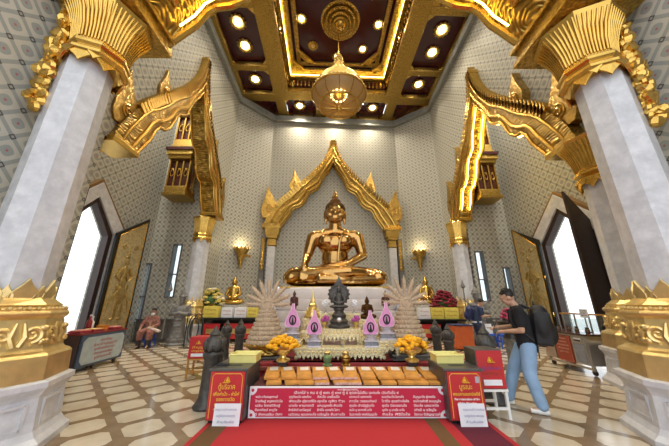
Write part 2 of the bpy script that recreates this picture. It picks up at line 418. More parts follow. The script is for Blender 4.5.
# maroon coffer backs (z = ZC + .32) and gold grid between them
IX, IY = 3.15, 3.25           # half size of the well
cslab('ceiling_coffers', [((-4.75, 0, ZC + .42), (2.7, 12.0, .1)), ((4.75, 0, ZC + .42), (2.7, 12.0, .1)), ((0, 4.7, ZC + .44), (6.6, 2.6, .1)), ((0, -4.7, ZC + .44), (6.6, 2.6, .1))], MAROON)
b = MB(); b.mat = cm
NB = [0]
def bar(x0, y0, x1, y1, w=.34, z=ZC + .08, h=.3):
    NB[0] += 1; z += .005 * (NB[0] % 9) + (.05 if x0 == x1 else 0)
    b.box(((x0 + x1) / 2, (y0 + y1) / 2, z + h / 2 - .1), (abs(x1 - x0) + (w if x0 == x1 else 0), abs(y1 - y0) + (w if y0 == y1 else 0), h))
for s in (-1, 1):
    bar(s * 3.62, -5.9, s * 3.62, 5.9, .62); bar(s * 5.86, -5.8, s * 5.86, 5.8, .30)
    bar(-5.9, s * 3.66, 5.9, s * 3.66, .50); bar(-4.4, s * 5.72, 4.4, s * 5.72, .34)
    for y in (1.62, 3.9): bar(s * 3.9, y, s * 5.9, y, .36); bar(s * 3.9, -y, s * 5.9, -y, .36)
    for x in (1.18,): bar(s * x, 3.7, s * x, 5.8, .34); bar(s * x, -5.8, s * x, -3.7, .34)
struct(b.build('trim_7', GOLDF, bevel=.05))
b = MB(); b.mat = cm      # chamfer bars over the cut corners and octagonal corner blocks of each coffer
for sx in (-1, 1):
    for sy in (-1, 1): b.box((sx * 5.15, sy * 4.85, ZC + .1), (2.75, .34, .32), rz=-sx * sy * R(45))
cof = []
for s in (-1, 1):
    cof += [(s * 4.87, 0, 1.9, 2.86), (s * 4.87, 2.65, 1.9, 1.66), (s * 4.87, -2.65, 1.9, 1.66)]
    for x in (-2.3, 0, 2.3): cof.append((x, s * 4.7, 1.94, 1.66))
for x, y, w, h in cof:
    for i in (-1, 1):
        for j in (-1, 1): b.box((x + i * w / 2, y + j * h / 2, ZC + .2), (.42, .42, .26), rz=PI / 4)
struct(b.build('trim_8', GOLD, bevel=.02))
# stepped gilded well
b = MB(); b.mat = cm
def ring(hx, hy, w, z, h, ch=0.0):
    for s in (-1, 1):
        b.box((s * (hx + w / 2), 0, z), (w, 2 * hy + 2 * w, h)); b.box((0, s * (hy + w / 2), z), (2 * hx, w, h))
        if ch:
            for q in (-1, 1): b.box((s * (hx - ch / 2 + .1), q * (hy - ch / 2 + .1), z), (ch * 1.42, .34, h), rz=-s * q * PI / 4)
ring(3.12, 3.2, .36, ZC + .62, 1.3)
struct(b.build('trim_9', GOLDF)); b = MB(); b.mat = cm
ring(2.98, 3.05, .16, ZC + .0, .22); ring(2.86, 2.93, .3, ZC + .95, .16); ring(2.55, 2.62, .5, ZC + 1.25, .14, .5); ring(2.2, 2.28, .22, ZC + 1.36, .12, .75)
struct(b.build('trim_10', GOLDC, bevel=.03)); b = MB(); b.mat = cm
ring(2.84, 2.91, .04, ZC + 1.06, .03); struct(b.build('trim_13', LED)); b = MB(); b.mat = cm
for s in (-1, 1):            # baluster row on the well walls
    for k in range(26):
        b.lathe([(.03, 0), (.075, .1), (.03, .22), (.06, .36), (.03, .44)], 6, (-2.9 + k * .232, s * 3.1, ZC + .36)); b.lathe([(.03, 0), (.075, .1), (.03, .22), (.06, .36), (.03, .44)], 6, (s * 3.02, -2.95 + k * .236, ZC + .36))
struct(b.build('trim_11', GOLD))
cslab('trim_12', [((0, s * 3.16, ZC + .58), (6.2, .06, .5)) for s in (-1, 1)] + [((s * 3.08, 0, ZC + .58), (.06, 6.2, .5)) for s in (-1, 1)], MAROON)
cslab('ceiling_centre', [((0, 0, ZI + .12), (5.6, 5.8, .1))], MAROON)
# light fittings let into the coffers
LP = []
for s in (-1, 1):
    LP += [(s * 4.87, .56, ZC + .34), (s * 4.87, -.62, ZC + .34), (s * 4.87, 2.65, ZC + .34), (s * 4.87, -2.65, ZC + .34)]
for x in (-2.72, 0, 2.72):
    LP += [(x * .9, 4.7, ZC + .34)]
for k in range(8):
    a = R(45 * k + 2); LP.append((1.98 * math.cos(a), 1.98 * math.sin(a), ZI + .04))
def light_fitting(label):
    t = thing('ceiling_light', label, 'ceiling light', group='gilded downlights of the ceiling')
    m = MB(); m.lathe([(.17, .03), (.30, .02), (.36, -.05), (.33, -.10), (.25, -.08), (.2, -.02), (.17, -.02)], 24)
    for k in range(12): m.ball((.34 * math.cos(k * PI / 6), .34 * math.sin(k * PI / 6), -.04), (.07, .07, .04), u=6, v=5)
    m.build('bezel', GOLDF, t, True)
    MB().lathe([(.02, -.13), (.15, -.09), (.175, -.02), (.17, .02)], 20).build('lamp', LAMP, t, True)
    return t
lf0 = None
side = {0: 'left', 1: 'right'}
for i, (x, y, z) in enumerate(LP):
    if i < 8:
        lab = 'round gilded downlight in the %s ceiling coffers, %s' % ('left' if x < 0 else 'right', {.56: 'far one of the pair', -.62: 'near one of the pair', 2.65: 'alone by the cut corner', -2.65: 'alone nearest the entrance'}[y])
    elif i < 11: lab = 'round gilded downlight in the back row of ceiling coffers, ' + ('left of the chandelier' if x < 0 else 'right of the chandelier' if x > 0 else 'hidden in part by the chandelier')
    else:
        k = i - 11
        lab = 'small bulb recessed in the maroon centre panel, ' + ['right of the rosette', 'far right of the rosette', 'just behind the chandelier rod', 'far left of the rosette, unlit', 'left of the rosette', 'near left of the rosette', 'nearest the entrance', 'near right of the rosette'][k]
    lf = light_fitting(lab) if lf0 is None else dup(lf0, (0, 0, 0), 0, lab)
    lf0 = lf0 or lf
    p = cl(x, y, z); lf.location = p; lf.rotation_euler = (0, 0, CR)
    if i >= 11: lf.scale = (.72, .72, .72)
    if i == 14:
        for ch in lf.children:
            if ch.name.startswith('lamp'): ch.data = ch.data.copy(); ch.data.materials[0] = GOLDP
# ================================================================== columns
def octface(k): return PI / 8 + k * PI / 4
def column(label, loc, zt, q=1.0, near=False, cat='column', rz=0.0, garland=0, off=0.0):
    t = thing('marble_column', label, cat, loc, rz, 'octagonal marble columns on gilded bases')
    c8 = math.cos(PI / 8)
    def rq(r): return r * q + off
    def P(pr): return [(rq(r), z) for r, z in pr]
    p = MB().lathe(P([(.86, 0), (.86, .07), (.80, .12), (.76, .18), (.73, .50), (.75, .54), (.79, .60), (.79, .655), (.74, .67)]), 8)
    for k in range(8):
        a = octface(k); m = M.Rotation(a, 4, 'Z') @ M.Translation((rq(.745) * c8, 0, 0)); p.mat = m; w = rq(.40) * .9
        for zz in (.225, .455): p.box((0, 0, zz), (.03, w, .03))
        for s in (-1, 1): p.box((0, s * w / 2, .34), (.03, .03, .25))
    p.build('pedestal', MARBLE, t)
    g = MB().lathe(P([(.72, .66), (.70, .92), (.67, .95), (.62, .97), (.60, 1.0), (.54, 1.32), (.57, 1.35), (.58, 1.38), (.56, 1.41), (.50, 1.43), (.48, 1.455), (.50, 1.475), (.47, 1.50), (.43, 1.53), (.40, 1.56), (.36, 1.58)]), 8)
    base = g.build('gilded_base', GOLDP, t, bevel=.008)
    s = MB()
    for k in range(8):
        s.mat = M.Rotation(octface(k) + PI / 2, 4, 'Z') @ M.Translation((0, -rq(.585) * c8, 1.15)) @ M.Rotation(R(-10), 4, 'X'); r = .095 * q if near else .085 * q
        for sx in (-1, 1):
            s.tube(spiral(sx * .115 * q, .0, r, 1.6, -PI / 2, sx, 18 if near else 10), [.026] * 12 + [.018] * 7 if near else .024, 6 if near else 5)
            s.tube([(sx * .02 * q, 0, -.12), (sx * .06 * q, -.01, -.02), (sx * .03 * q, -.02, .13)], [.03, .03, .012], 6)
            s.ball((sx * .205 * q, 0, .07), (.05 * q, .03, .035), u=8, v=5); s.ball((sx * .205 * q, 0, -.08), (.04 * q, .03, .035), u=8, v=5)
    s.build('scroll_relief', GOLDP, base, True)
    b = MB()
    for k in range(40 if near else 20):
        a = 2 * PI * k / (40 if near else 20); rr = rq(.53) * c8 / math.cos((a - octface(0) + PI / 8) % (PI / 4) - PI / 8)
        b.ball((rr * math.cos(a), rr * math.sin(a), 1.435), .028 * q, u=6, v=4)
    b.build('bead_row', GOLDP, base, True)
    cr = MB()
    for k in range(8):
        cr.mat = M.Rotation(octface(k) + PI / 2, 4, 'Z') @ M.Translation((0, -rq(.36) * c8 - .02, 1.52)) @ M.Rotation(R(4), 4, 'X'); cr.prism(flame(.27 * q, .27), .035)
        cr.mat = M.Rotation(k * PI / 4 + PI / 2, 4, 'Z') @ M.Translation((0, -rq(.365), 1.52)) @ M.Rotation(R(4), 4, 'X'); cr.prism(flame(.15 * q, .19), .035)
    cr.build('leaf_crown', GOLDP, base, bevel=.008)
    MB().lathe(P([(.345, 1.5), (.34, 1.75), (.335, 2.1), (.325, 2.8), (.32, zt * .8), (.315, zt + .1)]), 8).build('shaft', MARBLE, t)
    z = zt; cx = -.16 * (1 if loc[0] > 0 else -1) if near else 0
    cap = MB().lathe(P([(.35, z - .04), (.44, z), (.44, z + .05), (.39, z + .09), (.37, z + .12), (.42, z + .16), (.42, z + .21), (.37, z + .25), (.37, z + .33), (.40, z + .50), (.47, z + .72), (.58, z + .92), (.62, z + .98), (.56, z + 1.02)]), 8, (cx * .7, 0, 0)).build('capital', GOLD, t, bevel=.006)
    l = MB()
    for k in range(8):
        for w, ang, h in ((.30, octface(k), .24), (.17, k * PI / 4, .15)):
            l.mat = M.Translation((cx * .35, 0, 0)) @ M.Rotation(ang + PI / 2, 4, 'Z') @ M.Translation((0, -rq(.40 if w > .2 else .43) * c8 - .012, z + .03)) @ M.Rotation(PI, 4, 'Y'); l.prism(flame(w * q, h), .03)
    l.build('hanging_leaves', GOLD, cap, bevel=.006)
    f = MB()
    nf = 56 if near else 40
    for k in range(nf):
        a = 2 * PI * (k + .5) / nf
        def rad(r): return rq(r) * c8 / math.cos((a - octface(0) + PI / 8) % (PI / 4) - PI / 8)
        f.tube([(cx * .7 + rad(r) * math.cos(a), rad(r) * math.sin(a), z + h) for r, h in ((.375, .28), (.405, .50), (.475, .72), (.585, .92))], [.016 * q, .019 * q, .024 * q, .012 * q], 6)
    f.build('petal_fluting', GOLD, cap, True)
    if near:
        MB().box((cx, 0, z + 1.2), (1.1, 1.2, .40)).box((cx, 0, z + 1.04), (1.22, 1.32, .09)).box((cx, 0, z + 1.37), (1.22, 1.32, .09)).build('impost', GOLDF, t, bevel=.015)
    if garland:
        w = MB(); random.seed(3)
        for k in range(84):
            zz = z + 1.0 - k * .024; w.ball((garland * (.27 + random.uniform(-.05, .05)), -.30 + random.uniform(-.05, .05), zz), (.10, .05, .085), M.Rotation(random.uniform(-.7, .7), 4, 'X') @ M.Rotation(random.uniform(-1, 1), 4, 'Z'), u=7, v=5)
        w.build('leaf_garland', GOLD, t)
    return t
column('nearest white marble column on the left, its gilded base cut by the photo edge', (-4.0, 3.32, 0), 5.15, near=True, garland=-1)
column('nearest white marble column on the right, beside the photo edge', (4.33, 3.39, 0), 4.95, near=True, garland=1)
column('marble column mostly hidden behind the nearest left column', (-6.35, 5.35, 0), 4.2)
column('marble column just behind the nearest right column, next to the steel counter', (6.03, 5.35, 0), 4.15)
column('slim marble column between the left transept and the yellow flowers', (-6.03, 11.55, 0), 4.25, .45, off=.22)
column('slim marble column between the right transept and the dark red flowers', (5.86, 12.0, 0), 4.15, .45, off=.22)
# niche columns of the back wall: square pilasters
def pilaster(label, loc, rz, s):
    t = thing('niche_pilaster', label, 'pilaster', loc, rz, 'pilasters of the gilded back niche')
    MB().box((0, 0, 2.3), (.42, .42, 4.6)).build('shaft', MARBLE, t)
    MB().box((0, 0, .5), (.62, .6, 1.0)).box((0, 0, 1.05), (.7, .66, .12)).build('pedestal', MARBLE, t, bevel=.01)
    MB().box((0, 0, 4.7), (.5, .5, .12)).box((0, 0, 4.9), (.46, .46, .3)).box((0, 0, 5.15), (.6, .6, .16)).box((0, 0, 5.42), (.72, .64, .38), taper=1.12).box((0, 0, 5.68), (.9, .7, .12)).build('capital', GOLDF, t, bevel=.02)
    MB().box((s * .52, .12, 3.0), (.3, .2, 4.4)).build('backing_strip', STONE, t)
    f = MB(); 
    for k in range(9): f.ball((s * .5, -.02, 3.4 + k * .2), (.11, .05, .13), u=8, v=6)
    f.build('hanging_ornament', GOLDC, t, True)
    return t
pilaster('marble pilaster with gilded capital left of the golden Buddha', (-3.62, 14.78, 0), R(4), -1)
pilaster('marble pilaster with gilded capital right of the golden Buddha', (3.42, 15.28, 0), R(4), 1)
# ================================================================== gilded arches
GOLDA = carved('arch_carving', (.66, .43, .11), .32, 7, 1.0, .06, 1.0, .22)
def arch(label, loc, rz, hs, vs, t=.42, led=True, teeth=True, back=False):
    A = thing('gilded_arch', label, 'arch', loc, rz, 'gilded cusped arches of the hall')
    I = [(s * hs, h * vs) for s, h in full(INNER)]; O = [(s * hs, h * vs) for s, h in full(OUTER)]
    b = bmesh.new(); V4 = []
    for (a, c), (d, e) in zip(I, O): V4.append([b.verts.new(p) for p in ((a, -t / 2, c), (a, t / 2, c), (d, t / 2, e), (d, -t / 2, e))])
    for p, q in zip(V4, V4[1:]):
        for i in range(4): b.faces.new((p[i], p[(i + 1) % 4], q[(i + 1) % 4], q[i]))
    b.faces.new(V4[0]); b.faces.new(V4[-1][::-1])
    m = MB(); m.b = b; body = m.build('arch_body', GOLDA, A)
    r = MB()
    for y in (-t / 2, t / 2):
        r.tube([(x, y, z) for x, z in I], .055 * hs / 3, 8)
        r.tube([(x * .3 + u * .7, y, z * .3 + w * .7) for (x, z), (u, w) in zip(I, O)], .05 * hs / 3, 8)
        r.tube([(x * .72 + u * .28, y, z * .72 + w * .28) for (x, z), (u, w) in zip(I, O)], .075 * hs / 3, 8)
    r.build('moulding', GOLD, A, True)
    if led:
        d = .06
        MB().tube([(x * (1 - d * .4), -t * .30, z - .025) for x, z in I[1:-1]], .022, 6).tube([(x * (1 - d * .4), t * .30, z - .025) for x, z in I[1:-1]], .022, 6).build('led_strip', LED, A)
        s = MB(); 
        for (x, z), (u, w) in zip(I[1:], I[2:-1]):
            k = max(1, int(math.hypot(u - x, w - z) / .3))
            for j in range(k): s.ball((x + (u - x) * (j + .5) / k, 0, z + (w - z) * (j + .5) / k - .01), (.10, .10, .05), u=8, v=5)
        s.build('soffit_rosettes', GOLD, A, True)
    if teeth:
        T = MB()
        for sgn in (0, 1):
            pts = [(x, z) for x, z in (O[:17] if sgn == 0 else O[16:][::-1])]
            for (x, z), (u, w) in zip(pts[3:], pts[4:]):
                L = math.hypot(u - x, w - z); k = max(1, int(L / (.13 * hs / 3)))
                ang = math.atan2(w - z, u - x)
                for j in range(k):
                    f = (j + .5) / k; px, pz = x + (u - x) * f, z + (w - z) * f
                    T.mat = M.Translation((px, 0, pz)) @ M.Rotation(-(ang - PI / 2 * (1 if sgn == 0 else -1)) - PI / 2 if False else -ang + (0 if sgn == 0 else PI), 4, 'Y')
                    e = 1 if sgn == 0 else -1
                    w_ = .066 * hs / 3; h_ = .13 * hs / 3
                    T.prism([(-w_, -h_ * 1.6), (w_, -h_ * 1.6), (w_ * 1.1, 0), (w_ * e * .9, h_), (-w_ * .9 * e, h_ * .5)], t * 1.14)
        T.build('scale_teeth', GOLD, A, bevel=.012)
    def fin(s, h, w, hh, lean):
        f = MB(); f.mat = M.Translation((s * hs, 0, h * vs))
        f.prism([(x * (1 if s < 0 else -1), z) for x, z in flame(w, hh, lean)], t * .8)
        o = f.build('flame_finial', GOLDC, A, bevel=.02)
        g = MB(); g.mat = M.Translation((s * hs, -t * .42, h * vs + hh * .27)); sg = 1 if s < 0 else -1
        for q in (1, -1): 
            g.tube(spiral(sg * w * .05 * q, 0, w * .26, 1.7, PI / 2, sg), .03 * hs / 3, 6); g.mat = M.Translation((s * hs, t * .42, h * vs + hh * .27))
        g.build('finial_scroll', GOLD, o, True)
    k = hs / 3
    for s in (-1, 1):
        fin(s * 1.05, .12, .82 * k, 1.75 * k, -.12); fin(s * .645, .555, .60 * k, 1.2 * k, -.10)
    f = MB(); f.mat = M.Translation((0, 0, 1.16 * vs)); f.prism([(-.16 * k, -.25 * k), (.16 * k, -.25 * k), (.2 * k, .1 * k), (.09 * k, .45 * k), (0, 1.35 * k), (-.09 * k, .45 * k), (-.2 * k, .1 * k)], t * .9)
    f.build('apex_spire', GOLDC, A, bevel=.02)
    for s in (-1, 1): MB().box((s * hs, 0, -.02), (.30 * hs, t * 1.25, .16)).box((s * hs, 0, .10), (.26 * hs, t * 1.1, .12)).build('springer', GOLD, A, bevel=.02)
    return A
arch('gilded pointed arch over the left transept', (ARCH_L['x'], ARCH_L['c'], ARCH_L['zs']), R(90), ARCH_L['hs'], ARCH_L['vs'], .6, led=False)
arch('gilded pointed arch over the right transept', (ARCH_R['x'], ARCH_R['c'], ARCH_R['zs']), R(-90), ARCH_R['hs'], ARCH_R['vs'], .6)
arch('gilded pointed arch framing the golden Buddha on the back wall', (-.1, 14.95, 5.8), R(4), 3.6, 4.15, .4, led=False)
arch('brightly lit gilded arch overhead between the two nearest columns', (.19, 3.45, 6.42), 0, 4.14, 3.6, 1.0)
# gilded gallery boxes behind the transept arches
def gallery(label, loc, rz):
    t = thing('gilded_gallery', label, 'balcony', loc, rz, 'gilded galleries behind the transept arches')
    for z in (0, 2.35):
        p = MB().box((0, 0, z), (1.5, .9, .14)).box((0, 0, z + .22), (1.35, .8, .34)).box((0, 0, z + 1.80), (1.5, .95, .2)).box((0, 0, z + 1.98), (1.7, 1.1, .22)).build('gilded_ledge', GOLDF, t, bevel=.02)
        MB().box((0, .05, z + .98), (1.2, .6, 1.5)).build('red_panel', MAROON, t)
        MB().box((0, 0, z + 2.16), (1.8, 1.2, .14)).build('eave', MAROON, t)
        g = MB()
        for x in (-.66, -.22, .22, .66): g.box((x, -.3, z + .98), (.09, .09, 1.5))
        for x in (-.44, 0, .44):
            for s in (-1, 1): g.tube(spiral(x + s * .08, z + .98, .3, .5, PI / 2, s, 10, -.3), .025, 5)
        for y in (-.2, .2):
            for s in (-1, 1): g.box((s * .66, y, z + .98), (.09, .09, 1.5))
        g.build('gilded_lattice', GOLD, t)
    return t
gallery('two-tier red and gold gallery on the wall behind the left arch', (-6.95, 10.75, 6.0), 0).scale = (.68, 1, 1)
gallery('two-tier red and gold gallery on the wall behind the right arch', (7.1, 11.3, 6.1), 0).scale = (.68, 1, 1)
# ================================================================== chandelier, rosette, sconces
RO = cl(0, 0, ZI + .06)
t = thing('ceiling_rosette', 'large round gilded rosette in the centre of the maroon ceiling', 'rosette', RO)
m = MB()
for r, z in ((1.0, 0), (.78, -.08), (.58, -.15), (.40, -.22)):
    m.lathe([(r, .02), (r, -.03), (r - .05, -.09), (r - .14, -.06), (r - .2, -.02)], 40, (0, 0, z))
m.build('rings', GOLDC, t, True)
g = MB()
for r, z, n in ((.93, -.06, 40), (.72, -.15, 32), (.52, -.22, 24)):
    for k in range(n): g.ball((r * math.cos(2 * PI * k / n), r * math.sin(2 * PI * k / n), z), .055, u=7, v=5)
g.build('beading', GOLD, t, True)
MB().lathe([(.3, -.2), (.24, -.34), (.12, -.42), (.10, -.6), (.05, -.66)], 24).build('boss', GOLD, t, True)
ch = thing('chandelier', 'huge gilded bell-shaped chandelier with a ribbed glass bowl hanging from the ceiling', 'chandelier', (RO.x - .1, RO.y + .02, 0))
MB().tube([(0, 0, 14.72), (0, 0, 10.6)], .03, 8).lathe([(.06, 10.5), (.26, 10.56), (.30, 10.62), (.42, 10.68), (.3, 10.74), (.1, 10.9)], 20).build('rod', GOLD, ch)
MB().lathe([(.05, 13.15), (.13, 13.05), (.10, 12.95), (.2, 12.85), (.22, 12.75), (.15, 12.65), (.2, 12.5), (.30, 12.2), (.42, 11.95), (.66, 11.65), (.95, 11.35), (1.14, 11.05), (1.22, 10.75), (1.24, 10.6), (1.16, 10.6), (1.1, 10.9), (.9, 11.2), (.5, 11.6)], 48).build('bell_shade', GOLDF, ch, True)
def amber():
    t = NT('amber_etched_glass'); t.base(t.mix(t.noise(3), (.50, .36, .16), (.66, .50, .26))); t.p.inputs['Roughness'].default_value = .2
    tr = t.new('ShaderNodeBsdfTransparent'); tr.inputs[0].default_value = (.92, .76, .46, 1); mx = t.new('ShaderNodeMixShader'); mx.inputs[0].default_value = .55
    t.l.new(t.p.outputs[0], mx.inputs[1]); t.l.new(tr.outputs[0], mx.inputs[2]); t.l.new(mx.outputs[0], t.n['Material Output'].inputs[0]); return t.m
CHG = amber()
bowl = MB().lathe([(1.22, 10.62), (1.20, 10.45), (1.08, 10.22), (.86, 10.05), (.6, 9.96), (.42, 9.94), (.1, 9.93)], 48).build('glass_bowl', CHG, ch, True)
r = MB()
for k in range(12):
    a = k * PI / 6; r.tube([(rr * math.cos(a), rr * math.sin(a), z) for rr, z in ((1.23, 10.6), (1.215, 10.45), (1.09, 10.21), (.87, 10.035), (.6, 9.945), (.42, 9.92), (.1, 9.91))], .018, 6)
for rr, z in ((1.24, 10.62), (.86, 10.04)): r.tube([(rr * math.cos(2 * PI * k / 40), rr * math.sin(2 * PI * k / 40), z) for k in range(41)], .045, 6)
r.build('ribs', GOLD, bowl, True)
r = MB()
for k in range(24):
    a = k * PI / 12; r.ball((.36 * math.cos(a) * (1 if k % 2 else .6), .36 * math.sin(a) * (1 if k % 2 else .6), 10.62), .06, u=8, v=6)
r.build('bulb_cluster', BULB, ch, True)
MB().lathe([(.12, 9.95), (.13, 9.92), (.08, 9.86), (.03, 9.78)], 20).build('finial', GOLD, ch, True)
r = MB()
for rr, z, n in ((.21, 12.62, 10), (1.24, 10.66, 48), (.62, 11.72, 28)):
    for k in range(n): r.ball((rr * math.cos(2 * PI * k / n), rr * math.sin(2 * PI * k / n), z), .05, u=6, v=5)
r.build('crystal_drops', GOLDP, ch, True)
def sconce(label, p, rz):
    t = thing('wall_sconce', label, 'wall lamp', p, rz, 'gilded torch-shaped wall lamps')
    m = MB().lathe([(.02, -.75), (.07, -.68), (.05, -.6), (.11, -.45), (.10, -.36), (.20, -.12), (.18, -.06), (.32, .16), (.38, .30), (.36, .33), (.30, .30)], 12); m.build('torch_body', GOLDC, t, True)
    c = MB()
    for k in range(12):
        c.mat = M.Rotation(k * PI / 6, 4, 'Z') @ M.Translation((0, -.36, .26)) @ M.Rotation(R(14), 4, 'X'); c.prism(flame(.18, .2), .03)
    c.build('leaf_rim', GOLD, t)
    MB().box((0, .28, 0), (.1, .5, .1)).build('bracket', GOLD, t); MB().ball((0, 0, .2), .14).build('bulb', LAMP, t, True)
    return t
SCL, SCR = V((-5.0, 13.8, 3.95)), V((4.86, 14.75, 3.98))
sconce('lit gilded torch lamp on the wall left of the back niche', SCL, R(-45)); sconce('lit gilded torch lamp on the wall right of the back niche', SCR, R(40))
# ================================================================== transept doors
def doorway(sx, D, n, nm):
    # local frame: x along the wall (towards the back), -y into the hall
    x = D['x']; w, zs, za = D['w'], D['zs'], D['za']
    root = thing('door_surround', 'white marble gabled surround of the bright %s doorway' % nm, 'door frame', (x - sx * .14, D['c'], 0), R(-90) if sx > 0 else R(90), 'gabled door surrounds')
    def band(i, o, t, name, m, y=0.0):
        b = MB(); b.mat = M.Translation((0, y, 0))
        for s in (-1, 1): b.prism([(s * (w + i), 0), (s * (w + o), 0), (s * (w + o), zs + o * .5), (0, za + o * 1.25), (0, za + i * 1.25), (s * (w + i), zs + i * .5)], t)
        return b.build(name, m, root, bevel=.008)
    band(-.02, .14, .24, 'inner_jamb', DARKB); band(.14, .56, .3, 'marble_band', MARBLE, -.03); band(.56, .66, .3, 'outer_trim', mat('brown_gilt_trim', (.25, .14, .05), .4, .5))
    return root
def leaf(label, hinge, ang, wd, hz, tip, face, n, fig=True):
    "door leaf: local x from the hinge to the free edge; gilded face on -y"
    t = thing('door_leaf', label, 'door', hinge, ang, 'tall pointed door leaves')
    P = [(0, .04), (wd, .04), (wd, tip), (0, hz)]
    MB().prism(P, .07).build('panel', BLACK if fig else DARKB, t, bevel=.006)
    e = .13
    q = MB(); q.mat = M.Translation((0, -.045, 0)); q.prism([(e, .16), (wd - e, .16), (wd - e, tip - .2), (e, hz - .05)], .03)
    pn = q.build('inset_face', face, t, bevel=.006)
    fr = MB()
    for a, c in (((e, .16), (wd - e, .16)), ((wd - e, .16), (wd - e, tip - .2)), ((wd - e, tip - .2), (e, hz - .05)), ((e, hz - .05), (e, .16))): fr.tube([(a[0], -.06, a[1]), (c[0], -.06, c[1])], .022, 6)
    fr.build('inset_trim', GOLD if fig else face, pn)
    if fig:
        f = MB(); cx = wd / 2; k = .9
        for c, r in (((cx, 2.95), (.10, .03, .13)), ((cx, 3.13), (.12, .03, .05)), ((cx, 3.22), (.07, .03, .08)), ((cx, 3.34), (.03, .03, .10)), ((cx, 2.58), (.17, .035, .24)), ((cx, 2.2), (.13, .03, .2)), ((cx, 1.78), (.24, .035, .34)), ((cx - .2, 2.05), (.08, .03, .12)), ((cx + .2, 2.05), (.08, .03, .12)), ((cx - .12, 1.3), (.085, .03, .32)), ((cx + .12, 1.3), (.085, .03, .32)), ((cx - .14, .97), (.1, .04, .05)), ((cx + .14, .97), (.1, .04, .05))):
            f.ball((c[0], -.075, c[1]), r, u=12, v=8)
        for s in (-1, 1):
            f.tube([(cx + s * .17, -.08, 2.72), (cx + s * .34, -.08, 2.42), (cx + s * .16, -.09, 2.28), (cx + s * .04, -.1, 2.62)], [.05, .05, .04, .03], 6)
            f.tube([(cx + s * .12, -.075, 2.0), (cx + s * .38, -.075, 1.6), (cx + s * .44, -.075, 1.2)], [.03, .04, .01], 6)
            f.tube(spiral(cx + s * .22, .62, .14, 1.3, 0, s, 14, -.075), .02, 5); f.tube(spiral(cx + s * .25, 3.5, .12, 1.3, 0, s, 14, -.075), .018, 5)
        f.build('deity_relief', mat('tarnished_gold_relief', (.46, .33, .12), .4, .8, .3, 12), pn, True)
        h = MB(); 
        for z in (1.1, 2.4): h.tube([(wd - .02, -.06, z - .07), (wd + .02, -.1, z), (wd - .02, -.06, z + .07)], .02, 6)
        h.build('handle', GOLD, t)
    return t
DOORGOLD = carved('tarnished_gold_lacquer', (.74, .60, .32), .45, 14, .5, .01, .55, .5)
doorway(-1, DOOR_L, 1, 'left'); doorway(1, DOOR_R, 2, 'right')
leaf('open gilded door leaf with a praying figure, against the left transept wall', (-8.2 + .40, DOOR_L['c'] + .90, 0), R(87), 1.36, 3.9, 4.85, DOORGOLD, 0)
leaf('open gilded door leaf with a praying figure, against the right transept wall', (8.3 - .32, DOOR_R['c'] + 1.05 + 1.45, 0), R(-92), 1.45, 4.65, 3.85, DOORGOLD, 0)
leaf('dark door leaf swung open edge-on at the near side of the left doorway', (-8.02, DOOR_L['c'] - .56, 0), R(-35), .95, 4.0, 4.85, DARKB, 0, False)
leaf('dark brown door leaf swung open beside the column at the right doorway', (8.08, DOOR_R['c'] - 1.0, 0), R(197), .98, 3.9, 4.85, DARKB, 0, False)
# ================================================================== the golden Buddha and its plinth
B = thing('buddha_statue', 'huge polished golden seated Buddha on the white draped plinth', 'statue', (.02, 8.15, 1.93))
m = MB()
m.ball((0, -.12, .10), (1.42, .72, .12), u=32, v=10)
for s in (-1, 1):
    m.cap((s * .34, .12, .36), .36, (s * 1.22, -.36, .30), .25, 18)
    m.ball((s * 1.28, -.40, .28), (.26, .26, .22), u=16, v=10)
m.cap((1.24, -.42, .24), .21, (-.40, -.82, .20), .15, 16)
m.cap((-1.24, -.42, .36), .22, (.40, -.80, .42), .16, 16); m.cap((.40, -.80, .42), .14, (.80, -.66, .40), .12, 14)
m.ball((0, .1, .5), (.62, .46, .36), u=24, v=14); m.ball((0, .08, .92), (.44, .33, .42), u=24, v=14); m.ball((0, .04, 1.38), (.58, .37, .40), u=24, v=14)
m.cap((-.62, .05, 1.62), .22, (.62, .05, 1.62), .22, 18); m.cap((-.3, .03, 1.70), .2, (.3, .03, 1.70), .2, 16)
for s in (-1, 1): m.ball((s * .25, -.2, 1.44), (.26, .16, .2), u=16, v=10)
m.cap((-.72, .04, 1.58), .205, (-.86, -.06, .98), .155, 16); m.cap((-.86, -.06, .98), .155, (-.90, -.42, .66), .105, 16)
m.cap((-.90, -.42, .66), .12, (-.90, -.60, .52), .12, 12)
for k in range(4): m.cap((-.98 + k * .06, -.62, .50), .04, (-.99 + k * .065, -.72, .18 + abs(k - 1.4) * .03), .03, 8)
m.cap((-.80, -.56, .54), .045, (-.72, -.66, .36), .035, 8)
m.cap((.72, .04, 1.58), .205, (.86, -.06, .98), .155, 16); m.cap((.86, -.06, .98), .155, (.32, -.58, .62), .105, 16); m.cap((.32, -.58, .62), .12, (.02, -.66, .60), .11, 12)
for k in range(4): m.cap((.0, -.74 + k * .065, .60), .042, (-.26 + abs(k - 1.5) * .03, -.72 + k * .06, .60), .03, 8)
m.cap((0, .06, 1.75), .23, (0, .03, 2.14), .19, 16)
for z in (1.90, 1.98): m.ball((0, .03, z), (.225, .215, .025), u=20, v=6)
m.ball((0, 0, 2.40), (.31, .34, .38), u=28, v=18); m.ball((0, -.08, 2.22), (.235, .235, .21), u=20, v=12); m.ball((0, -.2, 2.10), (.1, .08, .07))
m.cap((0, -.335, 2.46), .03, (0, -.385, 2.30), .055, 10)
